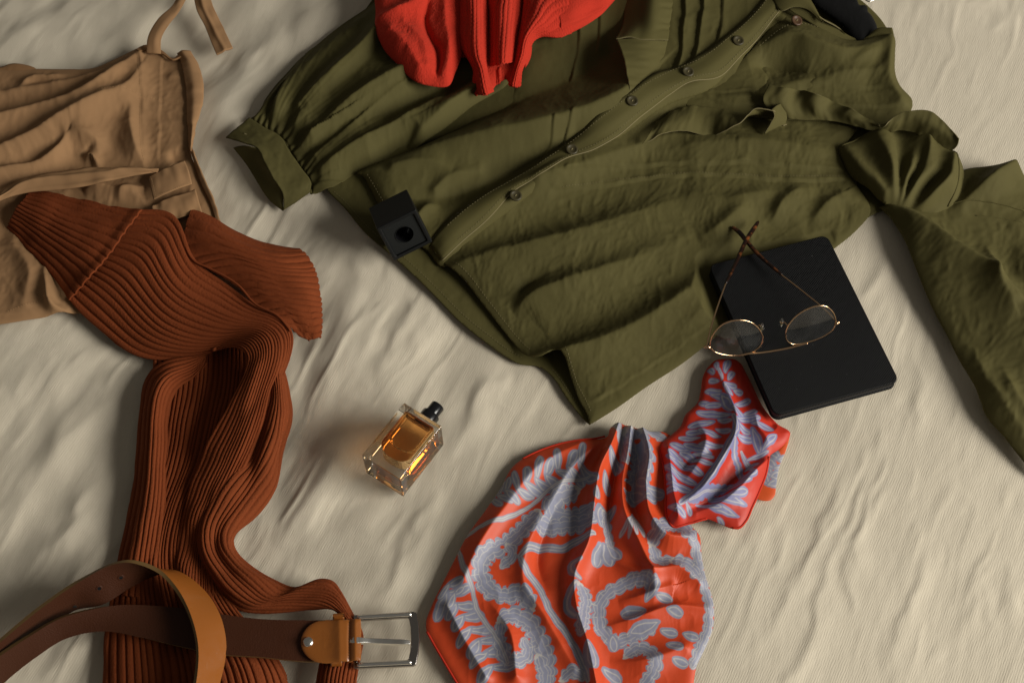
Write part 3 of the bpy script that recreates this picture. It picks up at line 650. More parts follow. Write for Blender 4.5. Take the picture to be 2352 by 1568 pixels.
    loft('collar', [[(1700, -60, 26), (1760, -30, 28), (1796, 26, 29), (1822, 17, 32), (1850, 20, 32), (1889, 52, 27)],
                    [(1730, -70, 32), (1780, -50, 34), (1812, -10, 36), (1836, 0, 36), (1862, 16, 34), (1889, 51, 28)],
                    [(1780, -80, 34), (1810, -70, 36), (1835, -40, 37), (1850, -20, 37), (1868, 8, 35), (1890, 50, 28)]], mt, sh, mats=[mt, th], rim=1, ns=20, nt=50, thick=0.0014,
         disp=lambda s, t: 0.5 * noise(s * 3, t * 6, 73))
    inner = Sheet([(1810, -60), (1830, 10), (1880, 70), (1950, 105), (1980, 98), (1995, 75), (1975, 30), (1950, -60)], 4, wr=(1.5, 26, 44), edge=(1, 10))
    inner.build('collar_lining', mt, sh)
    class Pt:
        def __init__(s, z): s.z = z
        def pts(s, u, v, add=0.0):
            p = at(u, v, s.z); p[:, 2] += add * .001; return p
    button(1829, 49, M['button_red'], (0.25, 0.2), Pt(0.029), 0)
    yk = Sheet([(1798, 34), (1842, 42), (1885, 68), (1935, 95), (1968, 101), (2016, 90), (2050, 99), (2053, 134), (2054, 173), (2066, 201), (2096, 234), (2090, 262), (2010, 290), (1930, 276), (1800, 272), (1700, 266), (1580, 250), (1566, 230), (1600, 214), (1656, 192), (1692, 152), (1733, 109), (1770, 66)],
               15.0, wr=(0.9, 38, 51), edge=(1.5, 8),
               steps=[([(2060, 222), (2032, 210), (1989, 207), (1922, 200), (1848, 197), (1800, 204)], 1.8, 9), ([(2090, 246), (2055, 249), (2000, 246), (1955, 244), (1900, 238)], 1.8, 9), ([(1745, 209), (1700, 216), (1671, 219), (1621, 213)], 1.8, 9), ([(1760, 247), (1721, 249), (1671, 247), (1621, 230), (1588, 224)], 1.8, 9)],
               folds=[[(2034, 100, 6, 22, 1.6), (1985, 124, 9, 24, 1.6), (1935, 134, 12, 26, 1.5), (1870, 122, 15, 28, 1.5), (1808, 100, 13, 28, 1.3), (1748, 112, 4, 26)],
                      [(2046, 100, 6, 20), (2040, 140, 8, 22), (2040, 190, 7, 24), (2066, 232, 6, 24)],
                      [(1722, 158, 0, 20), (1762, 146, -8, 24), (1800, 160, -9, 26), (1850, 180, 0, 22)],
                      [(1870, 190, 3, 22), (1940, 178, 7, 26), (2010, 172, 5, 24)],
                      [(1950, 160, 0, 10), (1990, 138, 4, 12, 1.6), (2024, 120, 0, 12)],
                      [(1640, 225, 0, 16), (1700, 230, 4, 18), (1770, 225, 0, 16)]])
    yk.build('yoke', mt, sh, res=2.8)
    stitches(yk, [(1742, 114), (1775, 92), (1810, 72), (1842, 64), (1880, 70)], th, sh)

    # ruffles
    def ripple(k1, k2, a1, a2, seed):
        return lambda s, t: (s ** 1.2) * (a1 * noise(t * k1, s * 0.7, seed) + a2 * noise(t * k2, s * 1.1, seed + 1)) + 1.1 * noise(t * k2 * 1.3, s * 0.8, seed + 2) * np.exp(-s * 1.6) + 0.4 * noise(t * k2 * 2.2, s * 3.5, seed + 3)
    loft('ruffle', [[(1534, 90, 22), (1527, 130, 21), (1518, 160, 21), (1506, 196, 22), (1472, 232, 24), (1438, 262, 24)],
                    [(1482, 92, 38), (1484, 130, 36), (1482, 165, 35), (1476, 196, 34), (1460, 228, 31), (1438, 261, 26)],
                    [(1416, 94, 40), (1432, 138, 44), (1441, 175, 44), (1445, 205, 41), (1443, 235, 35), (1437, 260, 27)]], mt, sh, mats=[mt, th], rim=1, ns=44, nt=110, thick=0.0011,
         disp=ripple(4, 10, 2.2, 1.4, 101))
    loft('ruffle', [[(1414, 94, 39), (1446, 92, 40), (1482, 96, 40), (1532, 101, 25)], [(1430, 62, 22), (1466, 60, 33), (1500, 58, 38), (1536, 62, 22)], [(1434, 20, 18), (1470, 16, 30), (1502, 14, 38), (1541, 20, 22)], [(1430, -40, 18), (1472, -40, 30), (1506, -40, 38), (1546, -40, 22)]], mt, sh, mats=[mt, th], rim=1, ns=36, nt=60, thick=0.0011,
         disp=lambda s, t: 1.2 * noise(s * 2, t * 4, 103) + 2.2 * np.abs(np.sin(s * 16 + 2 * noise(s * 6, t * 2, 104))) * sst(0.62, 0.98, t))
    loft('ruffle', [[(1506, 288, 20), (1545, 258, 19), (1590, 248, 19), (1640, 252, 18), (1668, 256, 18), (1700, 262, 18), (1760, 266, 17), (1800, 268, 17)],
                    [(1490, 315, 30), (1530, 288, 32), (1580, 280, 27), (1638, 284, 19), (1662, 280, 26), (1692, 276, 30), (1745, 256, 32), (1790, 258, 28)],
                    [(1474, 338, 26), (1520, 312, 33), (1572, 304, 27), (1640, 317, 14), (1660, 306, 24), (1690, 288, 34), (1735, 251, 41), (1778, 254, 42)]], mt, sh, mats=[mt, th], rim=1, ns=40, nt=150, thick=0.0011,
         disp=ripple(6, 15, 2.4, 1.6, 105))
    loft('ruffle', [[(1774, 251, 42), (1780, 264, 38), (1771, 284, 29), (1757, 309, 20), (1765, 302, 20)],
                    [(1788, 240, 34), (1792, 262, 29), (1792, 280, 23), (1788, 292, 18), (1790, 290, 18)],
                    [(1800, 236, 28), (1806, 256, 24), (1808, 272, 20), (1806, 284, 17), (1808, 284, 17)]], mt, sh, mats=[mt, th], rim=1, ns=18, nt=36, thick=0.0011)
    loft('ruffle', [[(1772, 262, 17), (1805, 270, 17), (1840, 274, 17), (1875, 274, 18), (1910, 276, 18), (1950, 284, 19), (2000, 298, 20), (2030, 304, 21), (2080, 300, 24), (2130, 320, 24), (2182, 350, 18)],
                    [(1752, 228, 30), (1800, 234, 33), (1838, 238, 25), (1872, 242, 32), (1906, 250, 25), (1948, 264, 30), (2000, 284, 27), (2036, 288, 32), (2090, 272, 40), (2150, 292, 40), (2198, 336, 28)],
                    [(1766, 196, 33), (1803, 200, 40), (1840, 206, 28), (1875, 215, 38), (1908, 228, 28), (1955, 248, 36), (2000, 276, 28), (2028, 291, 32), (2058, 268, 42), (2132, 253, 48), (2204, 318, 36)]], mt, sh, mats=[mt, th], rim=1, ns=44, nt=200, thick=0.0011,
         disp=ripple(9, 22, 2.4, 1.6, 107))

    # far sleeve: bunched head, then the length falling to the lower right
    def rad(u, v, d):
        dx = u - 2060; dy = v - 500; an = np.arctan2(-dy, dx); r = np.hypot(dx, dy)
        return 6.0 * sst(20, 110, r) * np.sin(an * 15.0 + 1.2 * noise(r / 60, an * 2, 121)) * (0.6 + 0.5 * noise(an * 3, r / 90, 122))
    sv2 = Sheet([(2018, 474), (2080, 455), (2150, 440), (2190, 400), (2218, 385), (2268, 380), (2321, 382), (2352, 412), (2420, 470), (2420, 1120), (2352, 1062), (2335, 1043), (2301, 1003), (2268, 966), (2235, 890), (2208, 843), (2178, 783), (2135, 706), (2101, 633), (2062, 540), (2040, 500)],
                6.0, wr=(1.4, 46, 61), corners=(0, 6), edge=(4, 12),
                folds=[[(2040, 480, 6, 16), (2100, 520, 14, 22, 3.2), (2180, 590, 20, 26, 3.6), (2260, 650, 22, 30, 3.6), (2340, 740, 20, 34, 3.4), (2420, 850, 16, 36, 3)],
                       [(2260, 560, 0, 14), (2275, 620, 7, 14, 1.6), (2270, 670, 7, 14, 1.6), (2300, 720, 4, 16, 1.6)],
                       [(2210, 470, 4, 16), (2260, 430, 12, 20, 2), (2322, 388, 12, 18, 2), (2360, 370, 10, 18, 2)],
                       [(2210, 800, 0, 26), (2260, 880, 6, 32), (2310, 960, 7, 34), (2380, 1040, 5, 30)],
                       [(2330, 560, 0, 30), (2380, 640, 10, 40), (2420, 720, 10, 40)],
                       [(2290, 850, 0, 14), (2310, 900, 4, 16), (2350, 960, 4, 16)]])
    sv2.build('long_sleeve', mt, sh, res=3.8)
    seam(sv2, [(2181, 470), (2240, 468), (2300, 474), (2352, 484)], mt, sh, 'seam', 0.0009, 0.3)
    seam(sv2, [(2240, 495), (2290, 500), (2352, 512)], mt, sh, 'seam', 0.0006, 0.0)
    hd = Sheet([(1928, 334), (1960, 312), (2011, 290), (2060, 262), (2120, 256), (2170, 300), (2186, 345), (2204, 356), (2219, 390), (2215, 414), (2200, 464), (2181, 470), (2151, 481), (2118, 482), (2065, 472), (2035, 466), (1995, 432), (1961, 402), (1938, 364)],
               15.0, wr=(0.9, 34, 71), edge=(11, 13), extra=rad,
               folds=[[(2060, 465, 3, 20), (2050, 420, 9, 34), (2030, 370, 10, 36), (2010, 320, 8, 34)],
                      [(2075, 470, 3, 14), (2110, 410, 9, 22), (2130, 340, 11, 24), (2120, 280, 10, 26)],
                      [(2120, 475, 4, 16), (2175, 420, 12, 26), (2185, 370, 11, 26)],
                      [(1935, 345, 3, 16), (1970, 395, 7, 20), (2030, 450, 7, 20)]])
    hd.build('sleeve_head', mt, sh, res=3.2)
    seam(hd, [(1932, 335), (1958, 322), (1985, 306), (2012, 292)], mt, sh, 'seam', 0.0010, 0.3)
    seam(hd, [(2170, 340), (2190, 362), (2199, 400), (2192, 445), (2181, 466)], mt, sh, 'seam', 0.0010, 0.3)
    return sh
make_shirt()
# ================================================================== tan dress
def make_dress():
    dr = thing('tan_dress', 'tan cotton pinafore dress with a long tie strap, partly under the rust sweater', 'dress', (230, 400))
    mt = M['tan']; th = M['tan_thread']
    bk = Sheet([(-70, 160), (-30, 148), (0, 143), (20, 136), (50, 138), (80, 150), (60, 200), (-70, 220)], 4, wr=(1, 24, 3), edge=(2, 8))
    bk.build('back_panel', M['tan_dark'], dr)
    body = Sheet([(-70, 150), (0, 147), (73, 147), (150, 149), (213, 147), (262, 126), (310, 103), (322, 101), (336, 112), (370, 116), (393, 129), (407, 116), (434, 113), (449, 133), (458, 165), (465, 200), (465, 233), (456, 270), (447, 307), (438, 350), (450, 384), (467, 427), (494, 477), (507, 525), (440, 620), (165, 718), (130, 723), (70, 735), (0, 747), (-70, 757)],
                 6.0, wr=(1.2, 44, 13), corners=(6,), edge=(3.5, 10),
                 steps=[([(336, 378), (330, 345), (327, 300), (328, 250), (328, 190), (322, 150), (316, 110)], 1.2, 8), ([(420, 241), (380, 237), (330, 232), (300, 228), (262, 231), (232, 240)], 0.9, 7), ([(372, 122), (372, 180), (370, 240), (368, 300), (366, 380)], 1.2, 7), ([(122, 726), (60, 726), (-40, 732)], 1.2, 7)],
                 folds=[[(314, 124, 4, 26, .45), (245, 192, 12, 34, .36), (168, 238, 13, 38, .34), (80, 262, 13, 40, .34), (-60, 300, 13, 40, .34)],
                        [(324, 160, 4, 24, .6), (300, 212, 10, 34, .6), (240, 247, 14, 40, .5), (160, 288, 15, 42, .45), (60, 338, 14, 44, .42), (-60, 380, 12, 44, .42)],
                        [(290, 150, 0, 14), (240, 168, 5, 16, .6), (160, 190, 6, 20, .6), (60, 205, 5, 20, .6), (-40, 220, 4, 20, .6)],
                        [(168, 318, 2, 18), (196, 322, 8, 22), (226, 334, 7, 20), (222, 366, 2, 18)], [(160, 330, 3, 16, .5), (134, 362, 9, 18, .45), (96, 386, 9, 20, .45), (20, 402, 8, 22, .45), (-40, 415, 6, 22, .45)],
                        [(214, 372, 0, 8), (206, 366, 5, 9), (224, 376, 5, 9), (228, 400, 0, 9)],
                        [(304, 250, 1, 12), (306, 300, 7, 14, 1.9), (322, 360, 6, 14, 1.9), (334, 384, 2, 12)],
                        [(395, 350, 0, 12), (400, 362, -4, 12), (435, 358, -3, 12)], [(384, 190, 0, 9), (396, 176, 2, 9), (420, 182, 0, 9)],
                        [(190, 440, 0, 12), (215, 430, 6, 16), (260, 440, 5, 16), (320, 455, 3, 16)], [(270, 465, 0, 10), (285, 445, 4, 10), (330, 440, 3, 10)],
                        [(30, 560, 4, 26), (70, 620, 6, 26), (60, 700, 3, 26)], [(104, 600, 0, 12), (112, 660, 8, 13), (128, 712, 8, 12), (150, 718, 4, 12)],
                        [(40, 205, 0, 10), (60, 184, 4, 10, .6), (120, 176, 4, 10, .6), (180, 168, 0, 10)]])
    body.build('bodice', mt, dr, res=3.4)
    stitches(body, [(313, 108), (320, 150), (326, 190), (326, 250), (325, 300), (328, 345), (334, 378)], th, dr, pitch=6)
    stitches(body, [(232, 238), (262, 229), (300, 226), (330, 230), (380, 235), (420, 239)], th, dr, pitch=6)
    stitches(body, [(20, 722), (70, 705), (110, 690)], th, dr, pitch=6)
    # side facing, rolled along the armhole edge
    loft('facing', [[(405, 118, 9), (418, 150, 10), (425, 190, 10), (429, 240, 10), (432, 300, 10), (437, 350, 9)],
                    [(418, 113, 14), (438, 145, 15), (446, 190, 14), (448, 236, 14), (444, 295, 14), (440, 352, 12)],
                    [(434, 114, 11), (452, 142, 11), (466, 198, 10), (466, 236, 10), (450, 305, 10), (442, 354, 9)],
                    [(432, 115, 3), (450, 140, 3), (464, 200, 2), (464, 236, 2), (449, 306, 2), (441, 354, 2)]], mt, dr, ns=26, nt=90, thick=0.001,
         disp=lambda s, t: 0.9 * noise(t * 13, s * 2, 131) + 0.5 * noise(t * 34, s * 2, 132))
    loft('facing', [[(436, 345, 8), (448, 380, 8), (462, 425, 8), (486, 475, 8), (498, 525, 8)], [(442, 343, 11), (456, 382, 11), (474, 425, 11), (496, 476, 10), (508, 525, 9)], [(444, 346, 2), (458, 384, 2), (474, 427, 2), (497, 477, 2), (508, 525, 2)]], mt, dr, ns=12, nt=50, thick=0.001,
         disp=lambda s, t: 0.7 * noise(t * 14, s * 2, 133))
    loft('neck_binding', [[(310, 108, 10), (330, 98, 9), (350, 100, 8), (372, 112, 8), (396, 130, 9), (412, 120, 10)], [(318, 113, 12), (334, 110, 9), (350, 114, 8), (372, 120, 9), (395, 133, 11), (416, 126, 12)]], M['tan_dark'], dr, ns=8, nt=40, thick=0.002)
    # waistband tab with the gap under it
    loft('waistband', [[(343, 410, 15), (370, 398, 17), (400, 386, 18), (426, 374, 17)], [(348, 437, 16), (376, 425, 18), (408, 411, 19), (436, 400, 18)], [(354, 463, 14), (382, 452, 16), (415, 438, 17), (443, 428, 15)]], mt, dr, ns=24, nt=30, thick=0.0016, dome=1.0,
         disp=lambda s, t: 0.6 * noise(s * 2, t * 7, 135))
    loft('waistband', [[(350, 478, 13), (385, 462, 14), (420, 450, 14), (451, 440, 13)], [(352, 500, 14), (390, 484, 15), (425, 474, 15), (458, 465, 14)], [(352, 525, 12), (392, 510, 13), (430, 500, 13), (466, 492, 12)]], mt, dr, ns=20, nt=30, thick=0.0016,
         disp=lambda s, t: 0.9 * noise(s * 2, t * 8, 137))
    class Q:
        def pts(s, u, v, add=0.0):
            p = at(u, v, 0.0178); p[:, 2] += bed_low(p[:, 0], p[:, 1]) + add * .001; return p
    stitches(Q(), [(350, 415), (356, 440), (360, 457)], th, dr, pitch=5); stitches(Q(), [(362, 456), (385, 447), (415, 434), (438, 425)], th, dr, pitch=5)
    # waist tie lying across
    loft('waist_tie', [[(-70, 480, 20), (0, 432, 22), (60, 400, 24), (110, 390, 24), (190, 384, 24), (260, 385, 22), (330, 388, 19), (366, 396, 16)],
                       [(-70, 494, 24), (0, 443, 27), (60, 412, 29), (110, 402, 29), (190, 394, 28), (260, 393, 26), (330, 394, 22), (366, 398, 17)],
                       [(-70, 508, 19), (0, 456, 22), (60, 437, 24), (110, 433, 24), (170, 430, 23), (250, 418, 22), (310, 408, 19), (366, 400, 16)]], mt, dr, ns=22, nt=120, thick=0.0016,
         disp=lambda s, t: 1.4 * noise(t * 14, s * 2.0, 141) + 0.9 * noise(t * 5, s * 5, 143) + 1.6 * np.exp(-((s - 0.52 - 0.1 * noise(t * 7, 0 * t, 145)) / 0.07) ** 2) + 1.0 * np.exp(-((s - 0.9) / 0.06) ** 2))
    # shoulder strap looping out of the frame and back
    l = [(337, 118, 10), (341, 80, 22), (362, 42, 30), (390, 14, 30), (405, -10, 26), (425, -50, 20), (440, -52, 19), (442, -20, 19), (449, 14, 16), (470, 58, 11), (486, 98, 9), (497, 124, 8)]
    r = [(368, 120, 10), (369, 84, 22), (386, 52, 30), (406, 26, 30), (424, -6, 26), (430, -26, 20), (452, -66, 19), (478, -20, 19), (490, 14, 16), (508, 50, 11), (522, 82, 9), (534, 107, 8)]
    secs = [[a, ((a[0] + b[0]) / 2, (a[1] + b[1]) / 2, (a[2] + b[2]) / 2 + 2), b] for a, b in zip(l, r)]
    loft('strap', secs, mt, dr, ns=130, nt=22, thick=0.0018,
         disp=lambda s, t: 0.8 * noise(s * 16, t * 2.2, 151) + 1.5 * np.exp(-((t - 0.45 - 0.15 * noise(s * 6, 0 * s, 152)) / 0.12) ** 2) * sst(0.5, 0.7, s))
    return dr
make_dress()
# ================================================================== rust ribbed sweater
def make_rust():
    sw = thing('rust_sweater', 'rust brown ribbed turtleneck sweater twisted down the left side', 'sweater', (430, 900))
    mt = M['rust']
    # lower body: back layer seen inside the loop, then the column down to the hem
    loft('body', [[(350, 770, 4), (420, 755, 4), (500, 745, 4), (600, 745, 4)], [(345, 870, 4), (410, 870, 5), (500, 870, 6), (600, 870, 6)], [(335, 960, 4), (400, 960, 6), (480, 960, 10), (580, 960, 10)],
                  [(322, 1060, 5), (380, 1060, 11), (450, 1060, 13), (550, 1060, 10)], [(300, 1170, 6), (350, 1170, 12), (410, 1165, 12), (490, 1150, 10)],
                  [(272, 1280, 5), (330, 1285, 14), (400, 1282, 11), (480, 1280, 12)], [(252, 1380, 5), (320, 1385, 15), (430, 1390, 13), (540, 1400, 11)],
                  [(238, 1480, 4), (300, 1485, 14), (400, 1485, 15), (500, 1490, 14), (620, 1490, 8)], [(234, 1570, 4), (300, 1570, 14), (400, 1570, 17), (520, 1570, 14), (664, 1570, 5)], [(232, 1640, 4), (300, 1640, 13), (400, 1640, 15), (520, 1640, 13), (680, 1640, 4)]],
         mt, sw, ns=200, nt=300, ribs=24, amp=2.4, ribpow=3.2,
         disp=lambda s, t: 2.0 * noise(s * 5 + 2 * t, t * 6, 161) + 1.2 * noise(s * 12, t * 9, 162) + 3.4 * noise(s * 9, t * 4 + s * 4, 163) * sst(0.8, 0.95, s))
    # left fold of the body, curling out from under the yoke
    loft('body_fold', [[(470, 806, 10), (470, 822, 10)], [(425, 812, 12), (432, 838, 12), (440, 862, 6)], [(380, 818, 9), (398, 846, 22), (418, 872, 9)], [(346, 838, 6), (370, 862, 26), (400, 888, 8)], [(326, 882, 5), (352, 896, 28), (388, 916, 7)],
                       [(316, 950, 5), (344, 954, 28), (380, 962, 8)], [(310, 1030, 5), (338, 1032, 27), (378, 1036, 11)], [(305, 1100, 5), (334, 1104, 24), (378, 1108, 14)], [(289, 1176, 5), (325, 1182, 22), (374, 1186, 14)], [(277, 1240, 5), (315, 1248, 20), (366, 1252, 13)], [(266, 1290, 5), (308, 1300, 18), (362, 1306, 12)], [(255, 1360, 5), (300, 1368, 16), (356, 1372, 11)]],
         mt, sw, ns=200, nt=110, ribs=8, amp=2.3, ribpow=3.2, relax=60, disp=lambda s, t: 1.4 * noise(s * 9, t * 3, 164))
    # yoke: from the collar seam, over and folding down
    loft('yoke', [[(160, 690, 10), (215, 625, 22), (255, 578, 26), (325, 487, 20)],
                  [(190, 725, 8), (260, 645, 27), (330, 575, 31), (400, 486, 20)],
                  [(240, 764, 7), (310, 690, 28), (375, 610, 33), (428, 556, 25)],
                  [(296, 808, 6), (360, 745, 26), (415, 672, 34), (452, 608, 26)],
                  [(360, 822, 6), (420, 772, 25), (470, 712, 34), (525, 648, 26)],
                  [(430, 815, 9), (480, 780, 26), (525, 732, 36), (575, 694, 28)],
                  [(495, 791, 20), (530, 768, 32), (572, 738, 38), (616, 712, 30)],
                  [(540, 779, 34), (566, 764, 40), (602, 744, 42), (650, 724, 32)],
                  [(562, 790, 40), (588, 776, 44), (624, 762, 44), (680, 754, 30)],
                  [(571, 812, 41), (598, 805, 45), (634, 800, 42), (680, 796, 22)],
                  [(568, 842, 39), (594, 842, 43), (622, 842, 40), (652, 836, 22)],
                  [(550, 880, 35), (580, 886, 42), (610, 884, 38), (640, 870, 20)],
                  [(520, 940, 30), (558, 948, 40), (596, 944, 36), (630, 926, 18)],
                  [(486, 1000, 25), (530, 1012, 38), (578, 1006, 34), (618, 986, 16)],
                  [(456, 1060, 21), (498, 1072, 34), (544, 1074, 32), (590, 1056, 15)],
                  [(436, 1120, 17), (474, 1132, 29), (512, 1136, 28), (552, 1122, 14)],
                  [(424, 1180, 13), (456, 1188, 24), (490, 1190, 22), (524, 1180, 12)],
                  [(412, 1250, 10), (442, 1254, 18), (472, 1256, 16), (502, 1250, 10)], [(406, 1330, 9), (438, 1334, 17), (470, 1336, 16), (504, 1330, 9)], [(402, 1440, 8), (438, 1442, 15), (474, 1444, 14), (512, 1440, 8)]],
         mt, sw, ns=320, nt=190, ribs=17, amp=2.15, ribpow=3.2, relax=160,
         disp=lambda s, t: 0.8 * noise(s * 8, t * 3, 165) + 2.4 * noise(s * 20, t * 4, 166) * sst(0.30, 0.5, s) + 3.0 * np.sin(t * 10 + 3 * noise(s * 5, t, 169)) * sst(0.5, 0.65, s))
    # the arm lying to the right, sewn in along the shoulder
    loft('sleeve', [[(690, 768, 14), (640, 728, 28), (585, 698, 26), (548, 657, 25), (474, 614, 25), (448, 602, 24), (424, 552, 24), (432, 512, 19), (440, 488, 11)],
                    [(700, 776, 12), (655, 715, 26), (605, 670, 30), (570, 636, 32), (520, 590, 33), (490, 566, 33), (470, 540, 30), (472, 516, 24), (474, 498, 10)],
                    [(715, 778, 9), (690, 715, 26), (660, 670, 30), (630, 635, 33), (595, 600, 34), (575, 578, 33), (565, 565, 28), (562, 556, 20), (562, 545, 8)],
                    [(728, 776, 8), (722, 715, 20), (705, 668, 24), (685, 634, 27), (660, 608, 28), (645, 590, 26), (640, 580, 20), (638, 574, 14), (638, 566, 6)],
                    [(736, 772, 6), (738, 715, 8), (735, 668, 8), (727, 630, 8), (716, 604, 8), (706, 588, 8), (698, 580, 7), (692, 576, 6), (688, 573, 4)]],
         mt, sw, ns=110, nt=190, ribs=16, amp=1.9, ribpow=3.2, relax=60, disp=lambda s, t: 1.4 * noise(s * 4, t * 4, 167))
    tube('shoulder_seam', np.vstack([at(*p[:2], p[2] * .001) for p in catmull([(668, 760, 29), (640, 727, 31), (585, 697, 29), (548, 656, 28), (474, 613, 28), (448, 601, 28), (424, 551, 27), (432, 512, 21), (440, 489, 12)], 60)]), 0.0013, mt, sw, seg=6)
    # turtleneck
    loft('turtleneck', [[(14, 520, 6), (22, 500, 14), (44, 464, 20), (68, 430, 10)], [(52, 560, 8), (78, 530, 20), (105, 488, 25), (130, 443, 12)],
                        [(92, 600, 9), (130, 565, 24), (165, 520, 28), (200, 462, 14)], [(132, 648, 10), (180, 598, 27), (222, 545, 30), (268, 478, 17)], [(162, 692, 11), (216, 630, 29), (262, 576, 32), (330, 488, 20)]],
         mt, sw, ns=110, nt=150, ribs=12, amp=2.1, ribpow=3.2, disp=lambda s, t: 1.2 * noise(s * 5, t * 4, 168) + 1.6 * sst(0.9, 0.98, s))
    loft('turtleneck_underside', [[(14, 522, 3), (30, 545, 6)], [(52, 562, 3), (70, 590, 6)], [(92, 602, 3), (105, 628, 5)], [(132, 650, 3), (146, 680, 4)], [(160, 694, 3), (168, 700, 3)]], mt, sw, ns=40, nt=20, ribs=2, amp=1.2)
    # the other arm, hanging in a loop and running off to the right under the buckle
    Lp = [(606, 850, 20), (604, 900, 16), (588, 960, 16), (556, 1030, 16), (500, 1085, 16), (462, 1145, 17), (446, 1210, 17), (450, 1262, 15), (470, 1312, 13), (502, 1362, 11), (552, 1404, 8), (592, 1404, 7), (633, 1403, 7), (710, 1393, 8), (762, 1398, 9), (786, 1424, 8), (770, 1460, 6), (742, 1500, 5), (728, 1550, 4), (722, 1620, 4)]
    Rp = [(646, 838, 14), (664, 890, 8), (669, 960, 6), (654, 1045, 6), (622, 1130, 6), (584, 1180, 6), (543, 1217, 7), (538, 1246, 7), (568, 1282, 6), (634, 1330, 6), (684, 1356, 7), (732, 1333, 9), (762, 1336, 10), (786, 1360, 10), (814, 1414, 8), (834, 1450, 6), (836, 1475, 5), (828, 1515, 4), (820, 1560, 4), (814, 1620, 4)]
    hh = [30, 30, 28, 26, 25, 25, 24, 23, 23, 22, 20, 19, 19, 19, 20, 18, 15, 14, 13, 13]
    secs = [[a, (a[0] * .75 + b[0] * .25, a[1] * .75 + b[1] * .25, h), (a[0] * .3 + b[0] * .7, a[1] * .3 + b[1] * .7, h), b] for a, b, h in zip(Lp, Rp, hh)]
    loft('sleeve', secs, mt, sw, ns=420, nt=150, ribs=11, amp=2.15, ribpow=3.2, relax=60,
         disp=lambda s, t: 1.8 * noise(s * 16, t * 3, 171) + 3.4 * np.sin(t * 9 + 4 * noise(s * 6, t, 172)) * sst(0.08, 0.2, s) * sst(0.65, 0.5, s))
    return sw
make_rust()
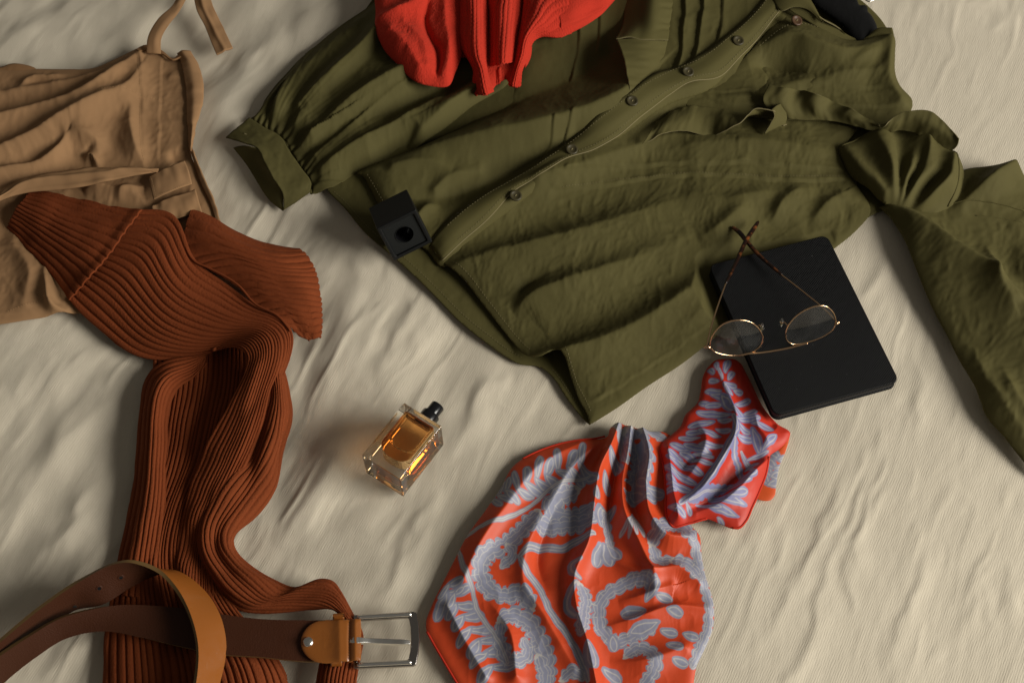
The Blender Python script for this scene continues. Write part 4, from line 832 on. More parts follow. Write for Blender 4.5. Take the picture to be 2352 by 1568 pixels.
# ================================================================== red wool sweater
def make_red():
    rd = thing('red_sweater', 'bright red wool knit sweater bunched at the top edge on the olive blouse', 'sweater', (1100, 40))
    mt = M['red']
    knit = lambda a, b: (lambda s, t: 0.25 * np.sin(s * a) * np.sin(t * b))
    lob = Sheet([(862, -60), (864, 20), (864, 57), (872, 85), (884, 110), (917, 150), (940, 174), (957, 187), (991, 193), (1034, 190), (1047, 160), (1059, 127), (1066, 60), (1066, -60)],
                24.0, wr=(1.0, 30, 181), edge=(10, 12),
                folds=[[(975, -30, 6, 26), (950, 18, 8, 24, 1.0), (915, 36, 8, 16, 1.0), (872, 46, 4, 14, 1.0)],
                       [(985, 10, -3, 7), (978, 50, -5, 7), (990, 85, -6, 8), (1006, 115, -6, 7), (1008, 158, -5, 6), (1004, 174, -2, 6)],
                       [(900, 80, 6, 24), (940, 125, 8, 30), (965, 165, 6, 20)],
                       [(1022, -20, 5, 20), (1026, 60, 6, 20), (1034, 120, 6, 18), (1028, 170, 4, 16)],
                       [(930, 60, 3, 20), (975, 110, 4, 16), (985, 160, 3, 14)]])
    lob.build('knit_body', mt, rd, res=2.6, thick=0.004)
    loft('knit_body', [[(990, 178, 10), (1000, 172, 16), (1015, 170, 18), (1032, 176, 10)], [(985, 190, 8), (1000, 186, 14), (1020, 186, 15), (1034, 190, 8)]], mt, rd, ns=12, nt=24, thick=0.003)
    und = Sheet([(872, -60), (872, 50), (890, 105), (925, 150), (962, 180), (1030, 182), (1046, 150), (1062, 124), (1094, 165), (1096, 210), (1126, 210), (1142, 190), (1160, 176), (1172, 192), (1190, 194), (1194, 165), (1212, 130), (1216, 98), (1240, 82), (1284, 84), (1320, 70), (1380, 32), (1412, -6), (1430, -60)], 16.0, wr=(1.0, 24, 184), edge=(5, 10))
    und.build('knit_underlayer', mt, rd, res=4.0, thick=0.003)
    # ribbed hem, pleated
    loft('ribbed_hem', [[(1056, -60, 20), (1074, -60, 34), (1100, -60, 36), (1119, -60, 22)], [(1058, 30, 20), (1076, 30, 36), (1100, 30, 38), (1119, 30, 20)],
                        [(1059, 90, 18), (1078, 90, 34), (1102, 92, 37), (1118, 95, 20)], [(1064, 118, 16), (1082, 125, 31), (1104, 128, 35), (1119, 130, 20)],
                        [(1084, 160, 14), (1095, 162, 26), (1110, 164, 31), (1122, 166, 20)], [(1092, 190, 12), (1102, 192, 24), (1114, 194, 28), (1127, 194, 18)], [(1098, 222, 9), (1108, 223, 20), (1118, 222, 24), (1132, 216, 14)]],
         mt, rd, ns=90, nt=70, ribs=7, amp=1.1, ribpow=2.4, thick=0.003, disp=lambda s, t: 1.2 * noise(s * 5, t * 3, 183) + knit(160, 40)(s, t))
    loft('ribbed_hem', [[(1088, 168, 6), (1094, 166, 12), (1100, 168, 8)], [(1086, 195, 6), (1094, 194, 13), (1101, 195, 8)], [(1086, 221, 5), (1095, 222, 11), (1104, 222, 6)]], mt, rd, ns=24, nt=20, ribs=2, amp=1.1, ribpow=2.4, thick=0.003)
    loft('ribbed_hem', [[(1122, -60, 18), (1140, -60, 32), (1170, -60, 35), (1198, -60, 22)], [(1123, 20, 18), (1142, 20, 33), (1172, 20, 35), (1196, 20, 20)], [(1124, 80, 17), (1142, 80, 32), (1168, 82, 34), (1186, 84, 20)],
                        [(1125, 125, 16), (1142, 126, 30), (1164, 126, 32), (1180, 124, 19)], [(1126, 154, 15), (1143, 152, 27), (1162, 149, 28), (1178, 146, 17)]],
         mt, rd, ns=70, nt=80, ribs=7, amp=1.1, ribpow=2.4, thick=0.003, disp=lambda s, t: 1.2 * noise(s * 4, t * 3, 185) + knit(130, 40)(s, t))
    loft('ribbed_hem', [[(1128, 156, 10), (1144, 152, 14), (1166, 150, 12)], [(1128, 180, 8), (1144, 176, 15), (1164, 168, 11)], [(1130, 202, 6), (1146, 194, 13), (1163, 184, 8)]], mt, rd, ns=24, nt=40, ribs=5, amp=1.1, ribpow=2.4, thick=0.003,
         disp=lambda s, t: 1.5 * noise(s * 3, t * 6, 187))
    loft('ribbed_hem', [[(1166, 198, 8), (1180, 204, 17), (1195, 203, 10)], [(1172, 165, 10), (1186, 168, 22), (1200, 166, 12)], [(1180, 130, 12), (1196, 132, 26), (1217, 134, 12)],
                        [(1188, 95, 15), (1204, 98, 30), (1221, 104, 16)], [(1196, 55, 20), (1218, 68, 34), (1240, 88, 18)], [(1204, 10, 24), (1232, 40, 37), (1262, 90, 18)], [(1208, -60, 26), (1256, -10, 38), (1290, 90, 16)], [(1260, -80, 28), (1296, -20, 38), (1312, 80, 15)]],
         mt, rd, ns=140, nt=110, ribs=8, amp=1.0, ribpow=2.0, relax=60, thick=0.003, disp=lambda s, t: 1.0 * noise(s * 6, t * 3, 189) + knit(190, 40)(s, t))
    loft('knit_body', [[(1200, -90, 26), (1260, -20, 33), (1284, 40, 30), (1287, 92, 12)], [(1280, -90, 28), (1310, -20, 35), (1320, 30, 31), (1319, 78, 12)], [(1340, -90, 26), (1350, -40, 32), (1360, 0, 28), (1352, 58, 11)],
                       [(1400, -90, 22), (1396, -50, 26), (1394, -10, 24), (1386, 36, 10)], [(1440, -90, 16), (1432, -60, 18), (1424, -30, 16), (1418, -4, 8)]],
         mt, rd, ns=70, nt=50, thick=0.004, disp=lambda s, t: 1.6 * noise(s * 4, t * 3, 191) + 2.0 * np.exp(-((t - 0.86) / 0.035) ** 2) + 0.2 * np.sin(s * 190) * np.sin(t * 120))
    loft('ribbed_hem', [[(1205, 110, 8), (1214, 112, 15), (1222, 110, 8)], [(1203, 130, 7), (1212, 134, 13), (1219, 134, 6)], [(1202, 150, 5), (1206, 158, 9), (1212, 152, 5)]], mt, rd, ns=16, nt=18, thick=0.002)
    rd.location.z += 0.013; rd.location.y -= 0.0105          # lies on top of the puffed sleeve
    return rd
make_red()
# ================================================================== black velvet hanger in the collar
def make_hanger():
    h = thing('velvet_hanger', 'black velvet clothes hanger poking out of the blouse collar', 'hanger', (1960, 30))
    s = Sheet([(1842, -60), (1868, -4), (1905, 24), (1940, 52), (1962, 80), (1980, 92), (2000, 78), (2018, 58), (2012, 38), (2002, 22), (1996, 16), (1996, 6), (1988, 1), (1978, 2), (1972, -10), (1968, -60)], 19.0, wr=(0.4, 20, 191), edge=(6, 8))
    s.build('arm', M['velvet'], h, res=3.0, thick=0.005)
    P = np.vstack([at(u, v, z) for u, v, z in ((1960, -12, .022), (1985, -2, .023), (1996, 4, .024), (2006, 0, .024), (2030, -18, .024), (2060, -50, .024))])
    tube('hook', catmull(P, 40), 0.0008, M['chrome'], h)
make_hanger()

# ================================================================== belt
def strap_mesh(name, G, thick, mats, parent):
    ns, nt, _ = G.shape
    gs = np.gradient(G, axis=0); gt = np.gradient(G, axis=1); n = np.cross(gt, gs); n /= np.linalg.norm(n, axis=2, keepdims=True) + 1e-12
    A = G + n * thick / 2; B = G - n * thick / 2; V = np.vstack([A.reshape(-1, 3), B.reshape(-1, 3)]); N = ns * nt
    idx = np.arange(N).reshape(ns, nt); F = []; mi = []
    for i in range(ns - 1):
        for j in range(nt - 1):
            F.append((idx[i, j], idx[i, j+1], idx[i+1, j+1], idx[i+1, j])); mi.append(0)
            F.append((N + idx[i, j], N + idx[i+1, j], N + idx[i+1, j+1], N + idx[i, j+1])); mi.append(1)
        for j in (0, nt - 1):
            a, b = idx[i, j], idx[i+1, j]; F.append((a, b, N + b, N + a) if j == 0 else (b, a, N + a, N + b)); mi.append(2)
    for i in (0, ns - 1):
        for j in range(nt - 1):
            a, b = idx[i, j], idx[i, j+1]; F.append((b, a, N + a, N + b) if i == 0 else (a, b, N + b, N + a)); mi.append(2)
    o = build(name, V, F, None, parent, mats=mats, matidx=mi)
    try: o.data.set_sharp_from_angle(angle=math.radians(45))
    except Exception: pass
    return o

def edges(bot, top, n=160, nt=7):
    b = catmull(bot, n); t = catmull(top, n)
    wb = at(b[:, 0], b[:, 1], b[:, 2] * .001); wt = at(t[:, 0], t[:, 1], t[:, 2] * .001)
    k = np.linspace(0, 1, nt)[None, :, None]
    return wb[:, None, :] * (1 - k) + wt[:, None, :] * k

def make_belt():
    be = thing('leather_belt', 'tan leather belt with dark brown inner side and a chrome buckle', 'belt', (500, 1450))
    mats = [M['leather'], M['leather_back'], M['leather_edge']]
    top = [(-80, 1540, 40), (0, 1470, 42), (100, 1388, 46), (200, 1322, 50), (253, 1296, 52), (293, 1288, 54), (330, 1295, 54), (366, 1312, 53), (400, 1347, 51), (433, 1406, 50), (452, 1478, 50), (447, 1568, 50), (425, 1650, 48)]
    bot = [(-80, 1640, 6), (0, 1540, 8), (100, 1450, 14), (173, 1398, 20), (235, 1386, 24), (293, 1350, 26), (345, 1322, 27), (388, 1311, 27), (466, 1356, 26), (503, 1413, 29), (517, 1480, 26), (502, 1568, 24), (478, 1650, 22)]
    G1 = edges(bot, top, 170); strap_mesh('strap', G1, 0.0036, mats, be)
    # punched holes on the inner side: leather rings round black discs for their shade
    gs = np.gradient(G1, axis=0); gt = np.gradient(G1, axis=1); nn = np.cross(gt, gs); nn /= np.linalg.norm(nn, axis=2, keepdims=True)
    dd = G1 - CAM; zz = dd @ FW; pu = 1176 + FPX * dd[..., 0] / zz; pv = 784 - FPX * (dd @ UP) / zz
    for hu, hv in ((277, 1322), (227, 1349), (172, 1386)):
        k = np.unravel_index(np.argmin(np.hypot(pu - hu, pv - hv)), pu.shape); c = G1[k] - nn[k] * 0.0020; a1 = gt[k] / np.linalg.norm(gt[k]); a2 = np.cross(nn[k], a1)
        V = [c + r * (math.cos(a) * a1 + math.sin(a) * a2) - nn[k] * h for r, h in ((0.0031, 0.0), (0.0026, 0.0003), (0.0018, 0.0001)) for a in np.linspace(0, 2 * math.pi, 16, endpoint=False)]
        F = [(i * 16 + j, i * 16 + (j + 1) % 16, (i + 1) * 16 + (j + 1) % 16, (i + 1) * 16 + j) for i in range(2) for j in range(16)] + [tuple(32 + j for j in range(16))]
        build('punched_hole', np.array(V), F, None, be, mats=[M['leather_back'], M['plastic']], matidx=[0] * 32 + [1])
    top2 = [(-80, 1566, 34), (0, 1502, 36), (67, 1458, 36), (133, 1420, 36), (200, 1400, 34), (273, 1389, 31), (367, 1392, 28), (430, 1398, 27), (503, 1410, 26), (600, 1422, 25), (700, 1425, 25), (820, 1424, 21)]
    bot2 = [(-80, 1650, 5), (0, 1572, 6), (30, 1546, 10), (83, 1506, 16), (143, 1468, 20), (233, 1449, 23), (320, 1462, 24), (400, 1481, 25), (513, 1503, 25), (600, 1509, 25), (700, 1519, 24), (820, 1517, 20)]
    strap_mesh('strap', edges(bot2, top2, 150), 0.0036, mats, be)
    # folded tan end with the rivet
    tab = Sheet([(691, 1473), (695, 1455), (706, 1439), (722, 1428), (742, 1424), (780, 1424), (829, 1422), (830, 1440), (830, 1470), (830, 1500), (829, 1518), (780, 1521), (745, 1523), (722, 1518), (706, 1507), (695, 1492)], 30.0, wr=(0.15, 30, 3), corners=(6, 10), edge=(1.2, 5),
                folds=[[(817, 1420, 1.2, 9), (817, 1520, 1.2, 9)], [(804, 1424, -1.0, 3.0), (803, 1460, -1.2, 3.0), (803, 1518, -1.0, 3.0)], [(780, 1425, 1.4, 16), (782, 1520, 1.4, 16)]])
    o = tab.build('folded_end', M['leather'], be, res=2.0, thick=0.003)
    stitches(tab, [(804, 1428), (803, 1470), (803, 1516)], M['leather_back'], be, pitch=6, add=0.7, r=0.0005)
    def dome(u, v, r, h, mat, name):
        c = tab.pts(np.array([u]), np.array([v]), 0.2)[0]; V = []; F = []; n = 24; m = 7
        for i in range(m):
            a = math.pi / 2 * i / (m - 1)
            for k in range(n): V.append(c + np.array([r * math.cos(a) * math.cos(2*math.pi*k/n), r * math.cos(a) * math.sin(2*math.pi*k/n), h * math.sin(a)]))
        for i in range(m - 1):
            for k in range(n): F.append((i*n + k, i*n + (k+1) % n, (i+1)*n + (k+1) % n, (i+1)*n + k))
        return build(name, np.array(V), F, mat, be)
    dome(708, 1474, 0.0048, 0.0022, M['chrome'], 'rivet')
    # keeper loop crossing under the folded end
    k = [(777, 1432, 24), (777, 1418, 27), (777, 1412, 24), (777, 1414, 17)]
    for pts in ([(765, 1440, 26), (765, 1421, 27), (765, 1413, 24), (765, 1414, 16)], [(760, 1508, 26), (760, 1524, 27), (760, 1531, 23), (760, 1531, 16)]):
        a = np.array(pts, float); b = a + [26, -1, 0]
        loft('keeper', [[tuple(p) for p in a], [tuple((p + q) / 2) for p, q in zip(a, b)], [tuple(p) for p in b]], M['leather'], be, ns=8, nt=20, thick=0.0025)
    # buckle frame: rounded ring cut as outer / inner outline
    outer = [(812, 1411), (885, 1407), (950, 1403), (957, 1406), (962, 1436), (964, 1466), (961, 1498), (956, 1524), (949, 1528), (885, 1531), (812, 1534)]
    inner = [(820, 1424), (885, 1420), (936, 1417), (939, 1419), (943, 1440), (944, 1466), (942, 1494), (938, 1512), (934, 1514), (885, 1517), (820, 1520)]
    o_, i_ = np.array(outer, float), np.array(inner, float); n = len(o_)
    def ring(z1):
        zz = lambda q: (0.0225 - 0.0045 * (q[:, 0] - 812) / 150) + z1
        return at(o_[:, 0], o_[:, 1], zz(o_)), at(i_[:, 0], i_[:, 1], zz(i_))
    a1, b1 = ring(0.0); a2, b2 = ring(-0.0042)
    a2[:, :2] = a1[:, :2]; b2[:, :2] = b1[:, :2]
    V = np.vstack([a1, b1, a2, b2]); F = []
    for q in range(n):
        r = (q + 1) % n
        F += [(q, r, n + r, n + q), (2*n + q, 3*n + q, 3*n + r, 2*n + r), (q, 2*n + q, 2*n + r, r), (n + q, n + r, 3*n + r, 3*n + q)]
    fr = build('buckle_frame', V, F, M['steel_darkened'], be, smooth=True, bevel=0.0011)
    fr.modifiers['bevel'].segments = 3
    try: fr.data.set_sharp_from_angle(angle=math.radians(40))
    except Exception: pass
    # round rods in lighter steel give the long side bars their highlights
    for q in ([(820, 1417), (885, 1413), (945, 1410)], [(820, 1526), (885, 1523), (945, 1520)]):
        P = np.vstack([at(u, v, 0.0226 - 0.0045 * (u - 812) / 150) for u, v in q]); tube('side_bar', catmull(P, 24), 0.0021, M['chrome'], be, seg=12)
    # prong
    q = [(806, 1470, 31), (814, 1470, 33), (824, 1470, 32), (850, 1471, 28), (900, 1473, 24.5), (930, 1474, 23.5), (941, 1475, 22)]
    P = np.vstack([at(u, v, z * .001) for u, v, z in q]); C = catmull(P, 40)
    T = np.gradient(C, axis=0); T /= np.linalg.norm(T, axis=1, keepdims=True); S = np.cross([0, 0, 1.0], T); S /= np.linalg.norm(S, axis=1, keepdims=True)
    w = np.interp(np.linspace(0, 1, 40), [0, .12, .2, .9, 1], [.0036, .0042, .0032, .0030, .0024])[:, None]; hh = 0.0017
    Upv = np.cross(T, S)
    V = np.stack([C + S * w - Upv * hh, C + S * w * .72 + Upv * hh, C - S * w * .72 + Upv * hh, C - S * w - Upv * hh], 1).reshape(-1, 3); F = []
    for i in range(39):
        for j in range(4): a = i*4 + j; b = i*4 + (j+1) % 4; F.append((a, b, b + 4, a + 4))
    F += [(3, 2, 1, 0), (156, 157, 158, 159)]
    build('prong', V, F, M['chrome'], be, smooth=False, bevel=0.0005)
make_belt()

# ================================================================== perfume bottle and its cap
def lathe_y(prof, c, R, seg=36):
    V = []; F = []
    for r, y in prof:
        for k in range(seg): a = 2 * math.pi * k / seg; V.append(c + R @ np.array([r * math.cos(a), y, r * math.sin(a)]))
    for i in range(len(prof) - 1):
        for k in range(seg): F.append((i*seg + k, (i+1)*seg + k, (i+1)*seg + (k+1) % seg, i*seg + (k+1) % seg))
    return np.array(V), F

def glass_bsdf(name, color, ior):
    m = bpy.data.materials.new(name); m.use_nodes = True; nt = m.node_tree; nt.nodes.remove(nt.nodes['Principled BSDF'])
    g = nt.nodes.new('ShaderNodeBsdfGlass'); g.inputs['Color'].default_value = (*color, 1); g.inputs['IOR'].default_value = ior; g.inputs['Roughness'].default_value = 0.0
    nt.links.new(g.outputs[0], nt.nodes['Material Output'].inputs['Surface']); return m

def extrude_outline(pts, z0, z1, mw):
    n = len(pts); V = [(x, y, z0) for x, y in pts] + [(x, y, z1) for x, y in pts]
    F = [(i, (i+1) % n, n + (i+1) % n, n + i) for i in range(n)] + [tuple(range(n))[::-1], tuple(range(n, 2*n))]
    V = np.array(V) @ np.array(mw.to_3x3()).T + np.array(mw.translation); return V, F

def make_bottle():
    b = bpy.data.objects.new('perfume_bottle', None); col.objects.link(b); b.empty_display_size = .02
    b['label'] = 'clear square glass perfume bottle of amber liquid lying on the linen'; b['category'] = 'perfume bottle'
    mw = Matrix.Translation((-0.1073, -0.1375, 0.003)) @ Euler((0.0108, -0.0032, -0.6009)).to_matrix().to_4x4()
    b.location = mw.translation; R = np.array(mw.to_3x3()); o0 = np.array(mw.translation)
    W, L, H = 0.0463, 0.0691, 0.0427
    V, F = extrude_outline([(-W/2, -L/2), (W/2, -L/2), (W/2, L/2), (-W/2, L/2)], 0, H, mw)
    build('glass_body', V, F, M['glass'], b, smooth=False, bevel=0.0011)
    def pocket(w, y0, y1, r, k=14):
        pts = [(w/2, y1), (-w/2, y1)]
        pts += [(-w/2 * math.cos(a) ** 0.75 if math.cos(a) > 0 else 0, y0 + r - r * math.sin(a)) for a in np.linspace(0, math.pi/2, k)]
        pts += [(w/2 * max(math.cos(a), 0) ** 0.75, y0 + r - r * math.sin(a)) for a in np.linspace(math.pi/2, 0, k)][1:]
        return pts
    V, F = extrude_outline(pocket(W - 0.0115, -L/2 + 0.0150, L/2 - 0.0045, 0.012), 0.0055, H - 0.0045, mw)
    build('perfume', V, F, glass_bsdf('amber_perfume_in_glass', (0.97, 0.68, 0.38), 0.93), b, smooth=False, bevel=0.0022)
    V, F = extrude_outline(pocket(W - 0.0145, -L/2 + 0.0270, L/2 - 0.0060, 0.011), H - 0.0125, H - 0.0056, mw)
    build('air_bubble', V, F, glass_bsdf('air_in_perfume', (1, 1, 1), 0.76), b, smooth=False, bevel=0.002)
    c = o0 + R @ np.array([0.0, L/2, H * 0.52])
    V, F = lathe_y([(0, 0.0004), (0.0090, 0.0004), (0.0096, 0.0008), (0.0096, 0.0118), (0.0092, 0.0124), (0.0072, 0.0124)], c, R); build('spray_collar', V, F, M['plastic'], b)
    V, F = lathe_y([(0.0072, 0.0118), (0.0072, 0.0232), (0.0067, 0.0240), (0.0055, 0.0240), (0.0050, 0.0235), (0, 0.0235)], c, R); build('spray_button', V, F, M['plastic'], b)
    for o in b.children:
        if o.name.startswith('spray'):
            try: o.data.set_sharp_from_angle(angle=math.radians(35))
            except Exception: pass
make_bottle()

def make_cap():
    w = 0.046; mw = Matrix.Translation((-0.1156, 0.1107, 0.0356 + 0.012)) @ Euler((1.13878, -0.2294, 0.40292)).to_matrix().to_4x4()
    # keep the picture position while lifting it onto the cloth
    p = at(930, 541, 0.0476)[0]; mw.translation = (p[0], p[1], 0.0476)
    c = bpy.data.objects.new('bottle_cap', None); col.objects.link(c); c.empty_display_size = .02; c.location = mw.translation
    c['label'] = 'square black bottle cap with a round hole lying on the blouse hem'; c['category'] = 'bottle cap'
    R = np.array(mw.to_3x3()); o0 = np.array(mw.translation)
    a = w / 2; i = a - 0.0042; d = -0.0028
    sq = lambda s, z: [(-s, -s, z), (s, -s, z), (s, s, z), (-s, s, z)]
    V = np.array(sq(a, -w) + sq(a, 0) + sq(i, 0) + sq(i, d)) @ R.T + o0
    F = [(3, 2, 1, 0)] + [(k, (k+1) % 4, 4 + (k+1) % 4, 4 + k) for k in range(4)] + [(4 + k, 4 + (k+1) % 4, 8 + (k+1) % 4, 8 + k) for k in range(4)] + [(8 + k, 8 + (k+1) % 4, 12 + (k+1) % 4, 12 + k) for k in range(4)]
    build('shell', V, F, M['cap'], c, smooth=False, bevel=0.0012)
    n = 48; r = 0.0098; V = []; F = []
    for k in range(n):
        an = 2 * math.pi * k / n; x, y = math.cos(an), math.sin(an); m = max(abs(x), abs(y))
        V.append((x / m * (i - .0001), y / m * (i - .0001), d + .0003))
    for rr, zz in ((r + .0007, d + .0003), (r + .0004, d + .0010), (r, d + .0010), (r, d - .002)):
        for k in range(n): an = 2 * math.pi * k / n; V.append((rr * math.cos(an), rr * math.sin(an), zz))
    for j in range(4):
        for k in range(n): F.append((j*n + k, j*n + (k+1) % n, (j+1)*n + (k+1) % n, (j+1)*n + k))
    build('inner_plate', np.array(V) @ R.T + o0, F, M['cap_in'], c, smooth=False)
    V = []; F = []
    for rr, zz in ((r + .0001, d - .001), (r, -.030), (0.004, -.030)):
        for k in range(n): an = 2 * math.pi * k / n; V.append((rr * math.cos(an), rr * math.sin(an), zz))
    for j in range(2):
        for k in range(n): F.append((j*n + k, j*n + (k+1) % n, (j+1)*n + (k+1) % n, (j+1)*n + k))
    F.append(tuple(2*n + k for k in range(n)))
    build('socket', np.array(V) @ R.T + o0, F, M['plastic'], c)
make_cap()

# ================================================================== black notebook
BOOK_TOP = 0.0245
def make_notebook():
    nb = bpy.data.objects.new('notebook', None); col.objects.link(nb); nb.empty_display_size = .02
    nb['label'] = 'black hardcover notebook with rounded corners under the eyeglasses'; nb['category'] = 'notebook'
    z0 = BOOK_TOP - 0.0135
    mw0 = Matrix.Translation((0.3023, 0.0095, z0)) @ Euler((0, 0, 0.29126)).to_matrix().to_4x4(); nb.location = mw0.translation
    W, L = 0.1368, 0.1887
    for name, ins, za, zb, r, m in (('back_cover', 0, 0, 0.0030, .0085, 'book'), ('page_block', .0016, 0.0030, 0.0098, .007, 'book_edge'), ('front_cover', 0, 0.0098, 0.0135, .0085, 'book')):
        mw = mw0 @ Matrix.Translation((0, 0, za)); V, F = rbox(name, (W - 2*ins, L - 2*ins, zb - za), r, None, None, mw, seg=8)
        o = build(name, V, F, M[m], nb, smooth=True, bevel=0.0 if m == 'book_edge' else 0.0013)
        try: o.data.set_sharp_from_angle(angle=math.radians(50))
        except Exception: pass
make_notebook()

# ================================================================== eyeglasses
def make_glasses():
    gl = thing('eyeglasses', 'thin gold wire eyeglasses with tortoiseshell tips resting on the notebook', 'glasses', (1770, 740), 0.02)
    zb = BOOK_TOP + 0.0016
    a = at(1697, 815, zb)[0]; b = at(1856, 788, zb)[0]; x = b - a; x[2] = 0; x /= np.linalg.norm(x); no = np.array([-x[1], x[0], 0.0])
    ln = math.radians(20); upv = math.cos(ln) * np.array([0, 0, 1.0]) + math.sin(ln) * no; nrm = np.cross(x, upv)
    def onp(u, v, off=0.0):
        d = FW + (u - 1176) / FPX * np.array([1, 0, 0.]) + (784 - v) / FPX * UP; o = a + nrm * off
        return CAM + d * (((o - CAM) @ nrm) / (d @ nrm))
    K = lambda q: [(p[0] * .23437 + 1596.3, p[1] * .23437 + 482.3) for p in q]
    left = K([(150, 1330), (160, 1260), (205, 1180), (280, 1115), (370, 1084), (460, 1078), (545, 1098), (615, 1150), (655, 1215), (664, 1275), (640, 1330), (580, 1380), (500, 1410), (420, 1423), (320, 1421), (230, 1402), (170, 1372)])
    right = K([(888, 1225), (910, 1140), (960, 1070), (1030, 1010), (1120, 962), (1210, 938), (1280, 942), (1340, 985), (1374, 1050), (1378, 1110), (1355, 1165), (1290, 1220), (1200, 1265), (1100, 1296), (1010, 1312), (940, 1308), (900, 1275)])
    for q in (left, right):
        c = catmull(q, 72, True); P = np.array([onp(u, v) for u, v in c])
        tube('rim', P, 0.00075, M['gold'], gl, seg=8, closed=True)
        ce = P.mean(0); rings = [ce[None, :] + (P - ce) * k + nrm * 0.002 * (1 - k * k) for k in (0.98, .7, .4, .12)]
        V = np.vstack(rings); F = []
        for i in range(3):
            for k in range(72): F.append((i*72 + k, i*72 + (k+1) % 72, (i+1)*72 + (k+1) % 72, (i+1)*72 + k))
        F.append(tuple(3*72 + k for k in range(72)))
        build('lens', V, F, M['lens'], gl)
    # brow bar
    q = K([(432, 1424), (520, 1408), (640, 1398), (800, 1375), (950, 1345), (1060, 1316), (1108, 1304)])
    tube('brow_bar', catmull(np.array([onp(u, v, .001) for u, v in q]), 40), np.interp(np.linspace(0, 1, 40), [0, .15, .85, 1], [.0008, .0013, .0013, .0008]), M['gold'], gl, seg=8)
    # hinges, temples
    def blob(p, r, name, mat, sc=(1, 1, 1)):
        V = []; F = []; n = 14; m = 9
        for i in range(m):
            th = math.pi * i / (m - 1)
            for k in range(n): V.append(p + r * np.array([math.sin(th) * math.cos(2*math.pi*k/n) * sc[0], math.sin(th) * math.sin(2*math.pi*k/n) * sc[1], math.cos(th) * sc[2]]))
        for i in range(m - 1):
            for k in range(n): F.append((i*n + k, (i+1)*n + k, (i+1)*n + (k+1) % n, i*n + (k+1) % n))
        return build(name, np.array(V), F, mat, gl)
    Lh = onp(*K([(112, 1345)])[0]); Rh = onp(*K([(1398, 1108)])[0])
    for h, rim, end in ((Lh, K([(152, 1350)])[0], (95, 1355)), (Rh, K([(1374, 1118)])[0], (1415, 1108))):
        r0 = onp(*rim); tube('hinge', catmull(np.array([r0, (r0 + h) / 2 + [0, 0, .001], h, h + (h - r0) * 0.5 + no * .001]), 12), .0016, M['gold'], gl, seg=8)
    zL = BOOK_TOP + 0.004; k = lambda p, z: at(*K([p])[0], z)[0]
    zl, zr = Lh[2], Rh[2]
    A = np.vstack([Lh, k((150, 1180), zl * .93 + .002), k((230, 920), zl * .8 + .006), k((305, 712), zl * .72 + .008)])
    T = np.vstack([k((300, 722), zl * .72 + .008), k((380, 560), .036), k((450, 405), .034), k((500, 300), .033), k((560, 205), .030), k((622, 112), .026)])
    tube('temple', catmull(A, 40), 0.00085, M['gold'], gl, seg=8)
    tube('temple_tip', catmull(T, 40), np.interp(np.linspace(0, 1, 40), [0, .1, .5, .85, .97, 1], [.0011, .0017, .0022, .0026, .0021, .001]), M['tortoise'], gl, seg=12)
    A = np.vstack([Rh, k((1300, 1000), zr * .92 + .003), k((1080, 815), zr * .75 + .007), k((840, 628), .034)])
    T = np.vstack([k((850, 636), .034), k((760, 560), .033), k((620, 435), .031), k((500, 300), .0275), k((430, 215), .024), k((362, 165), .021)])
    tube('temple', catmull(A, 40), 0.00085, M['gold'], gl, seg=8)
    tube('temple_tip', catmull(T, 40), np.interp(np.linspace(0, 1, 40), [0, .1, .5, .85, .97, 1], [.0011, .0017, .0022, .0026, .0021, .001]), M['tortoise'], gl, seg=12)
    # nose pads on their wires
    for pc, rim in (((655, 1150), (612, 1152)), ((848, 1100), (912, 1145))):
        p = onp(*K([pc])[0], -0.006) ; r0 = onp(*K([rim])[0])
        blob(p, .0055, 'nose_pad', M['pad'], (.36, .75, 1.0))
        tube('pad_wire', catmull(np.array([r0, (r0 + p) / 2 + no * .003, p]), 12), .0006, M['gold'], gl, seg=6)
make_glasses()
# ================================================================== printed scarf
LIL, CREAM = np.array([0.235, 0.245, 0.325]), np.array([0.60, 0.56, 0.46])
LILU = np.array([0.205, 0.21, 0.37])
def z8(q): return [(p[0] * .33364 + 784.4, p[1] * .33364 + 1045.0) for p in q]
def z6(q): return [(p[0] * .29304 + 1378.1, p[1] * .29304 + 803.9) for p in q]
def z9(q): return [(p[0] * .33364 + 1567.6, p[1] * .33364 + 1045.0) for p in q]

